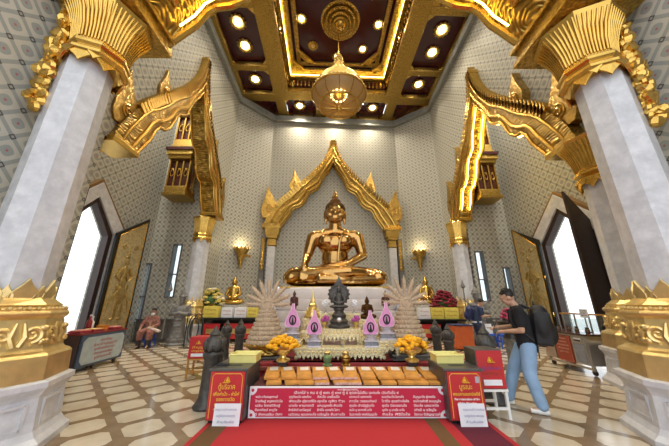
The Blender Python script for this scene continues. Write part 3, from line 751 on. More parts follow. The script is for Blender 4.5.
for s in (-1, 1):
    m.cap((s * .05, -.30, 2.50), .025, (s * .2, -.26, 2.50), .022, 8); m.ball((s * .125, -.30, 2.42), (.075, .03, .03)); m.ball((s * .19, -.2, 2.28), (.09, .1, .09))
    m.cap((s * .325, .02, 2.46), .055, (s * .335, .03, 2.30), .05, 10); m.cap((s * .335, .03, 2.30), .05, (s * .30, .0, 2.06), .045, 10)
m.cap((-.09, -.30, 2.19), .025, (.09, -.30, 2.19), .025, 8); m.cap((-.07, -.30, 2.155), .025, (.07, -.30, 2.155), .025, 8)
m.remesh('body', BUDGOLD, B, .026, 5)
h = MB(); h.ball((0, .05, 2.50), (.335, .335, .33), u=32, v=20)
bmesh.ops.delete(h.b, geom=[v for v in h.b.verts if v.co.z < 2.56 - max(0, v.co.y) * 1.2 and v.co.z < 2.62], context='VERTS')
bmesh.ops.holes_fill(h.b, edges=h.b.edges)
h.ball((0, .06, 2.82), (.19, .19, .15), u=20, v=12)
random.seed(5)
for k in range(190):
    a, z = random.uniform(0, 2 * PI), random.uniform(.2, 1); q = math.sqrt(1 - z * z); h.ball((.335 * q * math.cos(a), .05 + .335 * q * math.sin(a), 2.5 + .33 * z), .03, u=6, v=4)
h.build('curled_hair', HAIRGOLD, B, True)
MB().lathe([(.09, 2.94), (.12, 3.0), (.085, 3.08), (.05, 3.16), (.012, 3.28)], 12, (0, .06, 0)).build('flame_finial', BUDGOLD, B, True)
sh = MB()
sh.tube([(.40, .18, 1.80), (.34, -.10, 1.80), (.22, -.32, 1.58), (.14, -.40, 1.36), (.11, -.33, 1.05), (.10, -.33, .78)], [.045, .045, .042, .04, .04, .04], 8)
sh.build('robe_sash', BUDGOLD, B, True)
P = thing('buddha_plinth', 'tall plinth wrapped in pleated white cloth under the golden Buddha', 'plinth', (.05, 8.05, 0))
MB().lathe([(1.95, 0), (1.95, .3), (1.72, .4), (1.72, 1.55), (1.8, 1.6), (1.8, 1.9)], 40, sy=.62).build('core', CLOTH, P)
d = MB()
for z, r in ((1.80, 1.83), (1.52, 1.79), (1.22, 1.79), (.92, 1.80), (.55, 1.98)):
    d.lathe([(r - .05, z + .09), (r + .02, z + .07), (r + .035, z - .06), (r - .02, z - .19), (r - .06, z - .2)], 72, sy=.62)
d.build('cloth_swags', CLOTH, P, True)
for s in (-1, 1):
    d = MB(); d.box((s * 1.85, -.25, 1.0), (.35, .5, 1.75)); 
    for k in range(5): d.tube([(s * (1.72 + k * .07), -.5, 1.85), (s * (1.74 + k * .08), -.54, 1.0), (s * (1.78 + k * .1), -.5, .2)], .045, 8)
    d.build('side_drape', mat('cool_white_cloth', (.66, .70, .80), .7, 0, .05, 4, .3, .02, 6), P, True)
MB().box((0, .05, 1.905), (3.1, 1.7, .05)).build('gilded_seat', GOLDF, P)
# ================================================================== small seated Buddhas on white pedestals
def small_buddha(name, label, loc, rz, s, m, group=None, throne=None, base=.0):
    t = thing(name, label, 'statue', loc, rz, group)
    b = MB(); b.mat = M.Diagonal((s, s, s, 1))
    b.ball((0, -.02, .10), (.46, .28, .11), u=18, v=8)
    for q in (-1, 1): b.cap((q * .1, .05, .16), .12, (q * .36, -.1, .13), .09); b.cap((q * .2, 0, .62), .07, (q * .27, -.04, .38), .055, 8); b.cap((q * .27, -.04, .38), .05, (q * .06, -.22, .26), .04, 8)
    b.cap((0, .02, .25), .18, (0, 0, .58), .17); b.cap((-.17, 0, .62), .075, (.17, 0, .62), .075, 8); b.cap((0, 0, .66), .075, (0, 0, .78), .065, 8)
    b.ball((0, -.01, .86), (.105, .115, .135)); b.ball((0, .01, 1.0), (.065, .065, .06)); b.cap((0, .01, 1.02), .03, (0, .01, 1.14), .008, 8)
    for q in (-1, 1): b.cap((q * .105, 0, .87), .02, (q * .105, 0, .78), .016, 6)
    b.remesh('body', m, t, .018 * s, 2)
    return t
def pedestal(label, loc, h, w, m, rz=0):
    t = thing('statue_pedestal', label, 'pedestal', loc, rz)
    MB().box((0, 0, h * .5), (w * .84, w * .84, h * .9)).build('block', m, t, bevel=.01)
    MB().box((0, 0, h * .05), (w, w, h * .1)).box((0, 0, h * .95), (w, w, h * .1)).box((0, 0, h * .86), (w * .92, w * .92, h * .06)).build('mouldings', m, t, bevel=.008)
    return t
WM = mat('white_pedestal_paint', (.66, .66, .64), .5)
pl_, pr_ = at(233, 300, 13.0), at(427, 300, 13.3)
for p, sd in ((pl_, 'left'), (pr_, 'right')):
    pedestal('white pedestal under the small golden Buddha on the %s' % sd, (p.x, p.y, 0), 1.42, 1.0, WM)
    small_buddha('buddha_statue', 'small golden seated Buddha below the %s wall lamp' % sd, (p.x, p.y, 1.42), 0, 1.22 if sd == 'left' else 1.25, GOLD, 'small golden Buddhas beside the plinth')
# ================================================================== flowers
def bouquet(name, label, loc, r, h, m, n, fr=.09, leaves=True, pot=None, second=None):
    t = thing(name, label, 'flowers', loc)
    random.seed(int(loc[0] * 100)); f = MB(); g = MB(); f2 = MB()
    for k in range(n):
        a, z = random.uniform(0, 2 * PI), random.uniform(.1, 1); q = math.sqrt(max(0, 1 - (z - .15) ** 2)) * (1.08 - .55 * z) * random.uniform(.6, 1.08)
        c = (r * q * math.cos(a), r * q * math.sin(a) * .8, h * z); x = f2 if second and k % 3 == 0 else f
        x.ball(c, (fr, fr, fr * .7), M.Rotation(random.uniform(-1, 1), 4, 'X'), u=8, v=6)
        for j in range(5): x.ball((c[0] + fr * math.cos(j * 1.257), c[1] + fr * math.sin(j * 1.257) - fr * .3, c[2]), (fr * .5, fr * .3, fr * .5), u=6, v=4)
        if leaves and k % 2: g.ball((c[0] * .92, c[1] * .92, c[2] - fr), (fr * 1.3, fr * .9, fr * .25), M.Rotation(random.uniform(-1, 1), 4, 'Y') @ M.Rotation(random.uniform(-1, 1), 4, 'X'), u=6, v=4)
    g.ball((0, 0, h * .3), (r * .6, r * .5, h * .36), u=12, v=8)
    f.build('blossoms', m, t, True); g.build('leaves', LEAF, t)
    if second: f2.build('pale_blossoms', second, t, True)
    MB().lathe([(.12, -.32), (.2, -.30), (.16, -.2), (.26, -.05), (.30, .08), (.2, .12)], 16, (0, 0, 0)).build('vase', pot or GOLDC, t, True)
    return t
YFL = mat('yellow_petals', (.62, .50, .12), .6, 0, .2, 20); CFL = mat('cream_petals', (.70, .62, .42), .6, 0, .1, 20)
q = at(211.5, 304, 12.05); bouquet('flower_arrangement', 'yellow and cream flower arrangement beside the left gilded column', (q.x, q.y, 1.38), .58, .72, YFL, 90, .075, second=CFL)
q = at(446, 306, 12.6); bouquet('flower_arrangement', 'dark red flower arrangement beside the right gilded column', (q.x - .08, q.y, 1.2), .68, .85, DARKRED, 150, .062)
# ================================================================== long red side tables with box signs
def bench(label, loc, L, n, h, rz=0, m=RED):
    t = thing('offering_bench', label, 'bench', loc, rz, 'dark benches along the back wall')
    MB().box((0, 0, h - .04), (L, .7, .08)).box((0, .3, h / 2), (L, .06, h)).build('top', BLACK, t)
    for i in range(n):
        x = -L / 2 + (i + .5) * L / n
        p = MB().box((x, -.28, h * .45), (L / n * .8, .06, h * .62)).build('red_front_panel', m, t, bevel=.01)
        MB().box((x, -.32, h * .45), (L / n * .5, .015, h * .2)).build('gilt_emblem', GOLDP, p)
    l = [MB().box((sx * (L / 2 - .06), sy * .28, h / 2 - .04), (.08, .08, h - .08)).build('leg', BLACK, t) for sx in (-1, 1) for sy in (-1, 1)]
    return t
ql = at(232, 322, 11.6); bench('dark bench with red fronts left of the plinth, under the box signs', (ql.x + .12, 11.6, 0), 2.45, 3, .92)
qr = at(438, 322, 11.9); bench('dark bench with red fronts right of the plinth, under two yellow signs', (qr.x + .1, 11.9, 0), 2.3, 2, .85)
def box_sign(label, px, py, Y, w, h, z, m, writ=True):
    p = at(px, py, Y); t = thing('collection_box', label, 'box', (p.x, Y, z), 0, 'small collection boxes on the back benches')
    MB().box((0, 0, h / 2), (w, .26, h)).build('case', m, t, bevel=.01)
    MB().box((0, -.135, h / 2), (w * .92, .012, h * .86)).build('face', m, t)
    if writ:
        for k, s in enumerate(('ทำบุญ', 'ร่วมบริจาค')): text('writing', s, .07, REDBR, t, (0, -.145, h * (.68 - k * .36)), w=w * .7)
    return t
box_sign('yellow collection box at the left end of the left bench, below the yellow flowers', 212, 312, 11.5, .62, .46, .92, SIGNY)
box_sign('white collection box beside the leftmost yellow one on the left bench', 228, 313, 11.5, .46, .40, .92, PAPER)
box_sign('white collection box right of the other white one on the left bench', 241.5, 313, 11.5, .50, .40, .92, PAPER)
box_sign('yellow collection box at the right end of the left bench, behind the leaf-fan tower', 253, 313, 11.5, .44, .40, .92, SIGNY)
box_sign('white box next to the right leaf-fan tower on the right bench', 423.5, 313, 11.8, .5, .45, .85, PAPER)
box_sign('yellow collection box in the middle of the right bench', 436.5, 316, 11.8, .55, .46, .85, SIGNY)
box_sign('yellow collection box at the right end of the right bench, under dark red flowers', 451, 317, 11.8, .6, .46, .85, SIGNY)
# stand that carries each flower arrangement
for q, z, sd in ((at(211.5, 304, 12.05), 1.0, 'yellow'), (at(446, 306, 12.6), .9, 'dark red')): pedestal('dark stand under the %s flower arrangement' % sd, (q.x, q.y, 0), z - .02, .58, STONE)
# ================================================================== leaf-fan offering towers (bai si)
def baisri(label, loc, s):
    t = thing('offering_tower', label, 'offering', loc, 0, 'folded-leaf offering towers beside the altar')
    MB().lathe([(.28, -.10), (.36, -.07), (.30, 0), (.39, .06), (.42, .10), (.36, .12)], 24).build('gilded_tray', GOLDC, t, True)
    c = MB()
    for k in range(8):
        z = .10 + k * .082; r = .36 - k * .029; c.lathe([(r * .9, z), (r, z + .02), (r * 1.02, z + .045), (r * .97, z + .072), (r * .86, z + .095)], 28)
        n = 26
        for j in range(n): a = 2 * PI * (j + .5 * (k % 2)) / n; c.ball((r * 1.01 * math.cos(a), r * 1.01 * math.sin(a), z + .045), (.026, .026, .038), u=6, v=4)
    c.build('tiered_cone', TAN, t, True)
    hub = MB().ball((0, -.05, .84), (.135, .09, .135), u=18, v=12); hub.tube([(.08 * math.cos(2 * PI * k / 20), -.135, .84 + .08 * math.sin(2 * PI * k / 20)) for k in range(21)], .016, 5)
    for k in range(14): a = 2 * PI * k / 14; hub.ball((.125 * math.cos(a), -.075, .84 + .125 * math.sin(a)), (.035, .028, .035), u=6, v=5)
    hub.build('hub', TAN, t, True)
    for k in range(9):
        a = R(2 + k * 22); L = .46 + .13 * math.sin(a)
        f = MB(); f.mat = M.Translation((0, 0, .84)) @ M.Rotation(PI / 2 - a, 4, 'Y')
        f.tube([(0, -.02, .08), (0, -.02, L * .45), (0, -.06, L * .75), (0, -.02, L)], [.014, .040, .036, .004], 8)
        for j in range(6):
            for q in (-1, 1): f.cap((0, -.02, .13 + j * .055), .020, (q * (.072 - j * .006), -.03, .20 + j * .06), .004, 6)
        f.build('leaf_spike', TAN, t, True)
    return t
b1 = at(265, 349, 5.75); b2 = at(408.5, 347, 5.75)
baisri('tan folded-leaf tower with a fan of spikes left of the altar tables', (b1.x, 5.75, .62), 1)
baisri('tan folded-leaf tower with a fan of spikes right of the altar tables', (b2.x, 5.75, .66), 1)
# ================================================================== red dais and the set of altar tables
REDC = mat('red_dais_cloth', (.30, .03, .035), .75, 0, .15, 6)
da = thing('altar_dais', 'low dais with red cloth steps carrying the cream altar tables', 'platform', (.12, 5.9, 0))
MB().box((0, 0, .24), (3.3, 1.5, .48)).build('platform', REDC, da, bevel=.01)
MB().box((0, -.62, .445), (2.5, .2, .07)).box((0, -.76, .40), (2.9, .1, .06)).build('step_rails', mat('brown_red_rail', (.30, .09, .06), .4), da, bevel=.01)
MB().box((0, -.735, .445), (2.4, .02, .03)).build('white_edge', CLOTH, da)
ZA = .48
for bx, sd in ((b1, 'left'), (b2, 'right')):
    pedestal('low dark block under the %s leaf-fan tower' % sd, (bx.x + (-.0), 5.75, ZA), (.04 if sd == 'left' else .08), .8, STONE)
def altar_table(label, px, pytop, Y, w, d, zb, legs=True, ap=.10):
    p = at(px, pytop, Y); h = p.z - zb
    t = thing('altar_table', label, 'table', (p.x, Y, zb), 0, 'carved cream altar tables')
    MB().box((0, 0, h - .02), (w, d, .045)).box((0, 0, h - .055), (w * .95, d * .95, .03)).build('top', CREAM, t, bevel=.005)
    a = MB(); n = max(3, int(w / .085))
    for sy in (-1, 1):
        a.box((0, sy * d * .44, h - .07 - ap / 4), (w * .93, .03, ap / 2))
        for k in range(n): a.prism([(-w * .45 / n, 0), (w * .45 / n, 0), (w * .3 / n, -ap * .35), (0, -ap * (.55 + .35 * (k % 2))), (-w * .3 / n, -ap * .35)], .026, M.Translation((-w * .465 + (k + .5) * w * .93 / n, sy * d * .44, h - .07 - ap / 2)))
    a.build('scalloped_apron', CREAM, t)
    b = MB()
    for k in range(n): b.ball((-w * .46 + (k + .5) * w * .92 / n, -d * .46, h - .075), (.03, .02, .024), u=6, v=5)
    b.build('gilt_studs', GOLDP, t)
    for sx in (-1, 1):
        for sy in (-1, 1):
            L = MB(); x = sx * (w / 2 - .045); y = sy * (d / 2 - .05); k = min(1, h / .3)
            L.tube([(x, y, h - .05), (x + sx * .012, y, h * .66), (x - sx * .012, y, h * .35), (x + sx * .015, y, .035), (x + sx * .03, y, .012)], [.045, .05, .032, .04, .022], 8)
            L.build('leg', CREAM, t, True)
    return t, p
main, pm = altar_table('widest carved cream altar table, front and centre of the set', 340, 346.5, 5.55, 1.72, .36, ZA)
s1, _ = altar_table('small carved altar table at the left end of the set, under a pink fan', 292, 340, 5.6, .40, .34, ZA)
s2, _ = altar_table('small carved altar table at the right end of the set, under a pink fan', 387.5, 340, 5.6, .42, .34, ZA)
i1, pi1 = altar_table('tall narrow altar table left of the black Buddha', 311, 331, 5.95, .44, .34, ZA)
i2, pi2 = altar_table('tall narrow altar table right of the black Buddha', 369, 331, 5.95, .44, .34, ZA)
c1, pc1 = altar_table('middle altar table with the small silver cup beneath the black Buddha', 340, 328, 6.0, .86, .36, ZA, ap=.14)
u1, pu1 = altar_table('tall slim table behind the left altar tables under the gilded pagoda', 312.5, 318, 6.36, .42, .30, ZA)
u2, pu2 = altar_table('tall slim table behind the right altar tables under the dark seated Buddha', 367.5, 319, 6.36, .46, .30, ZA)
u3, pu3 = altar_table('slim back table at far left carrying the dark walking Buddha', 293.5, 318, 6.36, .30, .30, ZA)
u4, pu4 = altar_table('slim back table at far right carrying the dark standing Buddha', 386.5, 318, 6.36, .30, .30, ZA)
u5, pu5 = altar_table('topmost altar table behind the black Buddha', 340, 313, 6.4, .95, .30, ZA)
# ================================================================== things on the altar
def pink_fan(label, x, Y, z, s=1.0):
    t = thing('pink_lotus_fan', label, 'fan', (x, Y, z), 0, 'pink teardrop fans on the altar')
    out = [(-.02, .56), (-.035, .46), (-.10, .33), (-.15, .22), (-.145, .14), (-.09, .09), (.09, .09), (.145, .14), (.15, .22), (.10, .33), (.035, .46), (.02, .56)]
    b = MB(); b.prism([(x_ * s, z_ * s) for x_, z_ in out], .05); b.build('fan_panel', PINK, t, bevel=.014)
    MB().lathe([(.11 * s, 0), (.13 * s, .03), (.07 * s, .05), (.12 * s, .09), (.15 * s, .11)], 12, sy=.6).build('stand', mat('lilac_silver', (.62, .58, .62), .4, .5), t)
    e = MB(); e.tube([(.06 * s * math.cos(2 * PI * k / 20), -.03, .24 * s + .085 * s * math.sin(2 * PI * k / 20)) for k in range(21)], .014 * s, 6); e.cap((0, -.03, .19 * s), .024 * s, (0, -.03, .28 * s), .012 * s, 8)
    e.build('emblem', BLACK, t, True)
    g = MB()
    for q in (-1, 1): g.tube([(q * x_ * s, -.022, z_ * s) for x_, z_ in out[:6]], .008 * s, 5)
    g.build('piped_edge', mat('pale_pink_trim', (.85, .6, .78), .5), t)
    return t
def ztop(t): return t.location.z + max((ch.matrix_basis @ V(c)).z for ch in t.children for c in ch.bound_box)
def jewel_box(label, t, w, h, dx=0.0, dy=0.0):
    z = ztop(t); o = thing('offering_box', label, 'box', (t.location.x + dx, t.location.y + dy, z), 0, 'glass and silver offering boxes under the pink fans')
    MB().box((0, 0, h * .12), (w, .2, h * .24)).box((0, 0, h * .92), (w, .2, h * .16)).build('silver_case', mat('lilac_silver', (.62, .58, .62), .4, .5), o, bevel=.006)
    MB().box((0, 0, h * .55), (w * .86, .16, h * .62)).build('glass_case', mat('dusky_glass', (.24, .26, .31), .15, 0, .2, 18, coat=.3), o)
    return z + h
z = jewel_box('silver and glass offering box on the left end altar table', s1, .30, .13); pink_fan('pink teardrop fan at far left of the altar, below the walking Buddha', s1.location.x, s1.location.y, z, 1.0)
z = jewel_box('silver and glass offering box on the right end altar table', s2, .32, .14); pink_fan('pink teardrop fan at far right of the altar, below the standing Buddha', s2.location.x, s2.location.y, z, 1.02)
pmz = ztop(main)
z = jewel_box('silver and glass offering box on the left of the widest altar table', main,   .28, .12, -.50, -.06); pink_fan('pink teardrop fan left of centre, in front of the gilded pagoda', main.location.x - .50, main.location.y - .06, z, .98)
z = jewel_box('silver and glass offering box on the right of the widest altar table', main, .28, .12, .60, -.06); pink_fan('pink teardrop fan right of centre, in front of the dark seated Buddha', main.location.x + .60, main.location.y - .06, z, .98)
cup = MB().lathe([(.05, 0), (.055, .02), (.03, .04), (.05, .07), (.065, .13), (.06, .135)], 14).build('offering_cup', STEEL, smooth=True); cup.location = (at(343, 340, 5.56).x, 5.56, pmz); tag(cup, 'small silver cup in the centre of the widest altar table', 'cup')
# black Buddha shrine
zc = ztop(c1); bb = thing('black_buddha', 'black bronze seated Buddha with a round halo on a tall black base', 'statue', (c1.location.x - .02, 6.0, zc))
MB().lathe([(.24, 0), (.25, .05), (.19, .09), (.215, .14), (.15, .20), (.17, .26), (.10, .34), (.13, .38), (.13, .40)], 8, phase=PI / 8).build('stepped_base', BRONZE, bb, bevel=.006)
m = MB(); m.mat = M.Translation((0, 0, .39)) @ M.Diagonal((.46, .46, .46, 1))
m.ball((0, -.02, .10), (.46, .28, .11)); m.cap((0, .02, .2), .18, (0, 0, .58), .17); m.cap((-.2, 0, .6), .08, (.2, 0, .6), .08, 8)
for q_ in (-1, 1): m.cap((q_ * .25, 0, .58), .07, (q_ * .28, -.06, .34), .055, 8); m.cap((q_ * .28, -.06, .34), .05, (q_ * .05, -.24, .24), .045, 8)
m.cap((0, 0, .66), .08, (0, 0, .8), .065, 8); m.ball((0, -.01, .88), (.11, .12, .14)); m.cap((0, 0, .98), .06, (0, 0, 1.16), .01, 8)
m.remesh('body', BRONZE, bb, .012, 2)
h = MB(); h.lathe([(.20, -.02), (.23, 0), (.20, .02), (.17, .012)], 28, (0, .10, .70), m=M.Rotation(PI / 2, 4, 'X')); 
for k in range(16): a = 2 * PI * k / 16; h.ball((.225 * math.cos(a), .10, .70 + .225 * math.sin(a)), (.03, .02, .03), u=6, v=5)
h.prism(flame(.14, .22), .03, M.Translation((0, .1, .90))); h.build('halo', BRONZE, bb)
MB().ball((0, -.2, .17), (.06, .02, .05)).build('silver_seal', STEEL, bb, True)
# gilded pagoda, walking and standing Buddhas
pg = MB().lathe([(.20, 0), (.20, .05), (.16, .07), (.17, .13), (.12, .15), (.13, .21), (.09, .23), (.10, .29), (.06, .32), (.065, .37), (.035, .42), (.03, .5), (.012, .6), (.004, .68)], 12)
for k in range(12): a = PI * k / 6; pg.prism(flame(.05, .1), .012, M.Translation((.17 * math.cos(a), .17 * math.sin(a), .06)) @ M.Rotation(a + PI / 2, 4, 'Z')); pg.prism(flame(.04, .08), .012, M.Translation((.125 * math.cos(a), .125 * math.sin(a), .15)) @ M.Rotation(a + PI / 2, 4, 'Z'))
pg = pg.build('gilded_pagoda', mat('bright_gilt', (.95, .72, .28), .28, .9, .15, 14)); pg.location = (u1.location.x, u1.location.y, ztop(u1)); tag(pg, 'small gilded pagoda spire left of the black Buddha', 'ornament')
small_buddha('dark_buddha', 'dark bronze seated Buddha on the table right of the black Buddha', (u2.location.x, u2.location.y, ztop(u2)), 0, .46, HAIRGOLD)
def standing_buddha(label, t, s=1.0):
    o = thing('standing_buddha', label, 'statue', (t.location.x, t.location.y, ztop(t)), 0, 'dark standing Buddhas at the altar ends')
    MB().lathe([(.09, 0), (.1, .03), (.07, .05), (.075, .07)], 14).build('base', BRONZE, o)
    m = MB(); m.cap((0, 0, .10), .055, (0, 0, .30), .06); m.cap((0, 0, .3), .06, (0, 0, .42), .065); m.cap((-.06, 0, .44), .028, (.06, 0, .44), .028, 8); m.ball((0, 0, .53), (.04, .042, .05)); m.cap((0, 0, .57), .02, (0, 0, .63), .004, 8); m.cap((0, 0, .45), .025, (0, 0, .52), .025, 8)
    for q_ in (-1, 1): m.cap((q_ * .075, 0, .43), .022, (q_ * .085, 0, .28), .018, 8); m.cap((q_ * .035, -.02, .10), .03, (q_ * .035, -.05, .09), .025, 8)
    m.cap((.085, 0, .28), .018, (.05, -.1, .34), .015, 8)
    m.remesh('body', mat('reddish_bronze', (.12, .05, .04), .38, .7), o, .01, 2)
standing_buddha('dark bronze walking Buddha at the far left of the altar', u3); standing_buddha('dark bronze standing Buddha at the far right of the altar', u4)
zt5 = ztop(u5)
def tree(label, x, m, s):
    o = thing('silver_flower_tree', label, 'ornament', (x, 6.38, zt5), 0, 'round ornaments beside the black Buddha')
    MB().lathe([(.05, 0), (.05, .02), (.012, .04), (.012, .13)], 10).build('stem', STEEL, o)
    b = MB().ball((0, 0, .20), .085)
    for k in range(26): v = V((math.cos(k * 2.4) * math.sqrt(1 - (k / 13 - 1) ** 2), math.sin(k * 2.4) * math.sqrt(1 - (k / 13 - 1) ** 2), k / 13 - 1)); b.ball(v * .08 + V((0, 0, .20)), .026, u=6, v=4)
    b.build('ball_of_petals', m, o, True)
WP = mat('white_petals', (.8, .8, .84), .5); 
tree('round white flower ball left of the halo of the black Buddha', at(326, 303, 6.38).x, WP, 1); tree('round white flower ball right of the halo of the black Buddha', at(354, 303, 6.38).x, WP, 1)
for px, sd in ((324, 'left'), (356, 'right')):
    o = thing('pink_flower_bowl', 'small magenta flower bowl just %s of the black base' % sd, 'flowers', (at(px, 322, 6.0).x + (.02 if sd == 'left' else -.02), 5.92, zc), 0, 'magenta flower bowls on the middle altar table')
    MB().lathe([(.04, 0), (.05, .02), (.02, .05), (.06, .09), (.075, .13)], 12).build('bowl', GOLDP, o, True)
    b = MB(); random.seed(4)
    for k in range(22): b.ball((random.uniform(-.07, .07), random.uniform(-.06, .06), .14 + random.uniform(0, .1)), .032, u=7, v=5)
    b.build('blossoms', mat('magenta_petals', (.50, .10, .36), .6, 0, .2, 30), o, True)
# ================================================================== front table with the red name board
FT = thing('offering_table', 'long low table faced with the red board of white Thai names', 'table', (.18, 4.55, 0))
MB().box((0, 0, .37), (2.66, .86, .04)).build('table_top', mat('dark_cloth', (.10, .02, .02), .8), FT)
for sx in (-1, 1):
    for sy in (-1, 1): MB().box((sx * 1.25, sy * .36, .175), (.06, .06, .35)).build('leg', DARKB, FT)
pn = MB().box((0, -.44, .21), (2.69, .03, .37)).build('name_board', PAPER, FT, bevel=.003)
SIGNR = mat('crimson_board', (.50, .018, .06), .45, 0, .05, 3)
b = MB(); b.mat = M.Translation((0, -.458, .21)); hx, hz, c = 1.325, .168, .085
arc = []
for cx, cz, a0 in ((hx, hz, 180), (-hx, hz, 270), (-hx, -hz, 0), (hx, -hz, 90)):
    for k in range(7): a = R(a0 + 90 - k * 15 if True else 0); arc.append((cx + c * math.cos(R(a0 + (90 - 15 * k))), cz + c * math.sin(R(a0 + (90 - 15 * k)))))
b.prism(arc, .006); b.build('crimson_field', SIGNR, pn)
INK = mat('white_lettering', (.88, .84, .84), .6)
text('heading', 'รายนามผู้ร่วมบุญถวายผ้าไตร', .024, INK, pn, (.0, -.464, .362), bold=.0006)
text('heading', 'เลือกใส่ ๖ คน ๕ คู่ ๙๗๖ คู่ ๙๓๙ คู่ ๕ ชุดละไม่เกิน นะคะค่ะ ประทับใจ ๙', .045, INK, pn, (-.02, -.464, .325), w=1.43, bold=.0004)
cols = [['พลใจ ๙ ศิลสมสุขกานต์', 'ไชยศิษฏ์ อนุสรณ์เวไล', 'เฉลิม โกศลวิสิษฐ์', 'ดิลกศิลป์ ราชูใจ', 'ดี สิงหเสริม ดิศา'],
        ['บุญวัฒนาใจ แสงเดือน', 'พัฒนใจ ภู่ราตรีใจ', 'นายใจ พานทองดี', 'สิทธิศักดิ์ เดชไพฑูรย์', 'เรวัตณุ คุณพระใจ'],
        ['ศิลปใจ นพรัตน์ใจ', 'ศุภใจ ดุสิต ชีวะ', 'เอกบุญพลใจ สังวรใจ', 'สิทธิใจ มงคลใจ โสภา', 'เจริญใจ สืบสายใจ'],
        ['มงคลนาวี แสงทองใจ', 'ภาวใจ วรรณศิลป์', 'คุณใจ เจ้าณัฏฐ์กุลใจ', 'สมใจ นุ บงกชศรี นาใจ', 'ใจวราพรใจ พงศ์ปัญญาใจ'],
        ['เขมฤทัยนาใจ โอภาสใจ', 'โชติใจ สุขสว่างใจใจ', 'สุขใจ ปิยวรรณใจ', 'นุศใจ นุ นาวใจ นาใจ', 'กิจใจ ศิริใจใจ'],
        ['ดีบุญนาใจ ภู่ทองใจ', 'ธงไชยศักดิ์ ธนบุญใจ', 'ปิยะใจ นงนาถใจ', 'วชิรดี น ขวัญใจ', 'ใจงาม ดีปัญญาวุธใจ']]
x0 = (-1.255, -.80, -.415, .02, .46, .89)
for i, cl_ in enumerate(cols):
    for j, s in enumerate(cl_): text('name_line', s, .036, INK, pn, (x0[i], -.464, .276 - j * .051), align='LEFT', w=.30 + .035 * ((i * 3 + j * 2) % 3), bold=.0004)
ff = MB()
for sx in (-1, 1):
    for sz in (-1, 1): ff.ball((sx * 1.30, -.462, .21 + sz * .145), (.02, .004, .02), u=8, v=5)
ff.build('corner_floret', SIGNR, pn)
# saffron robe packets, two deep
LBL = mat('packet_label', (.72, .66, .58), .7)
WRAP = mat('pinkish_robe_wrap', (.62, .36, .30), .5, 0, .3, 20)
def packet(label, x, y, z, rz, tilt, wd, odd=False):
    t = thing('robe_packet', label, 'packet', (x, y, z), rz, 'saffron robe packets on the offering table')
    b = MB(); b.mat = M.Rotation(tilt, 4, 'X'); b.box((0, 0, .019), (wd, .50, .038)); b.build('cloth_bundle', ROBE, t, bevel=.010)
    b = MB(); b.mat = M.Rotation(tilt, 4, 'X'); b.box((.01, .14, .0395), (wd * .62, .16, .004)); b.build('white_label', LBL, t)
    b = MB(); b.mat = M.Rotation(tilt, 4, 'X'); b.box((0, -.252, .019), (wd * .96, .008, .03)); b.build('folded_end', WRAP if odd else ROBE, t, bevel=.003)
ords = ['leftmost', 'second from left', 'third from left', 'fourth from left', 'fifth from left', 'sixth from left', 'sixth from right', 'fifth from right', 'fourth from right', 'third from right', 'second from right', 'rightmost']
random.seed(11)
for row in (0, 1):
    for k in range(12):
        x = -1.12 + k * .238 + (.05 if row == 0 else 0) + random.uniform(-.015, .015)
        packet('%s saffron robe packet in the %s' % (ords[k], 'lower layer along the table front' if row == 0 else 'upper layer, white label showing'), FT.location.x + x - .01, 4.42 if row == 0 else 4.54, .392 if row == 0 else .447, R(random.uniform(-3, 3) + (k - 5.5) * -1.8 + (6 if k % 3 == 1 else 0)), R(3.5) if row else 0, .214, odd=k in (3, 4, 5))
# marigold bowls
def marigold(label, px, Y, z):
    p = at(px, 360, Y); t = thing('marigold_bowl', label, 'flowers', (p.x, Y, z), 0, 'marigold bowls on the offering table')
    MB().lathe([(.11, 0), (.12, .03), (.05, .06), (.045, .09), (.12, .13), (.17, .17), (.18, .20), (.1, .2)], 20).build('footed_bowl', mat('bright_gilt', (.95, .72, .28), .28, .9), t, True)
    b = MB(); random.seed(px)
    for k in range(70):
        a = random.uniform(0, 2 * PI); rr = math.sqrt(random.random()); h = .15 * (1 - rr * rr) + random.uniform(0, .05)
        c = V((.27 * rr * math.cos(a), .2 * rr * math.sin(a), .20 + h)); b.ball(c, (.042, .042, .032), u=8, v=6)
        for j in range(6): b.ball(c + V((.03 * math.cos(j * 1.05), .03 * math.sin(j * 1.05), .008)), .016, u=5, v=4)
    b.build('marigolds', ORANGE, t, True)
marigold('gilded bowl heaped with orange marigolds at the left of the altar', 283, 4.88, .56); marigold('gilded bowl heaped with orange marigolds at the right of the altar', 412, 4.88, .56)
for px, sd in ((283, 'left'), (412, 'right')): pedestal('small dark block under the %s marigold bowl' % sd, (at(px, 360, 4.88).x, 4.88, .395), .165, .18, DARKB)
for px, lab, m in ((327.5, 'small green and gold jar left of centre on the altar step', mat('green_gold_jar', (.22, .32, .14), .35, .3, .3, 30)), (345.5, 'small gilded jar right of centre on the altar step', GOLDC)):
    t = thing('offering_jar', lab, 'jar', (at(px, 365, 5.30).x, 5.14, .43), 0, 'small jars on the altar step')
    MB().lathe([(.08, 0), (.09, .03), (.05, .05), (.08, .10), (.085, .15), (.05, .19), (.055, .205)], 16).build('jar_body', m, t, True); MB().lathe([(.055, .2), (.06, .22), (.02, .25), (.006, .29)], 14).build('lid', GOLDP, t, True)
    MB().box((0, -.01, -.018), (.22, .16, .034)).build('glass_plate', STEEL, t)
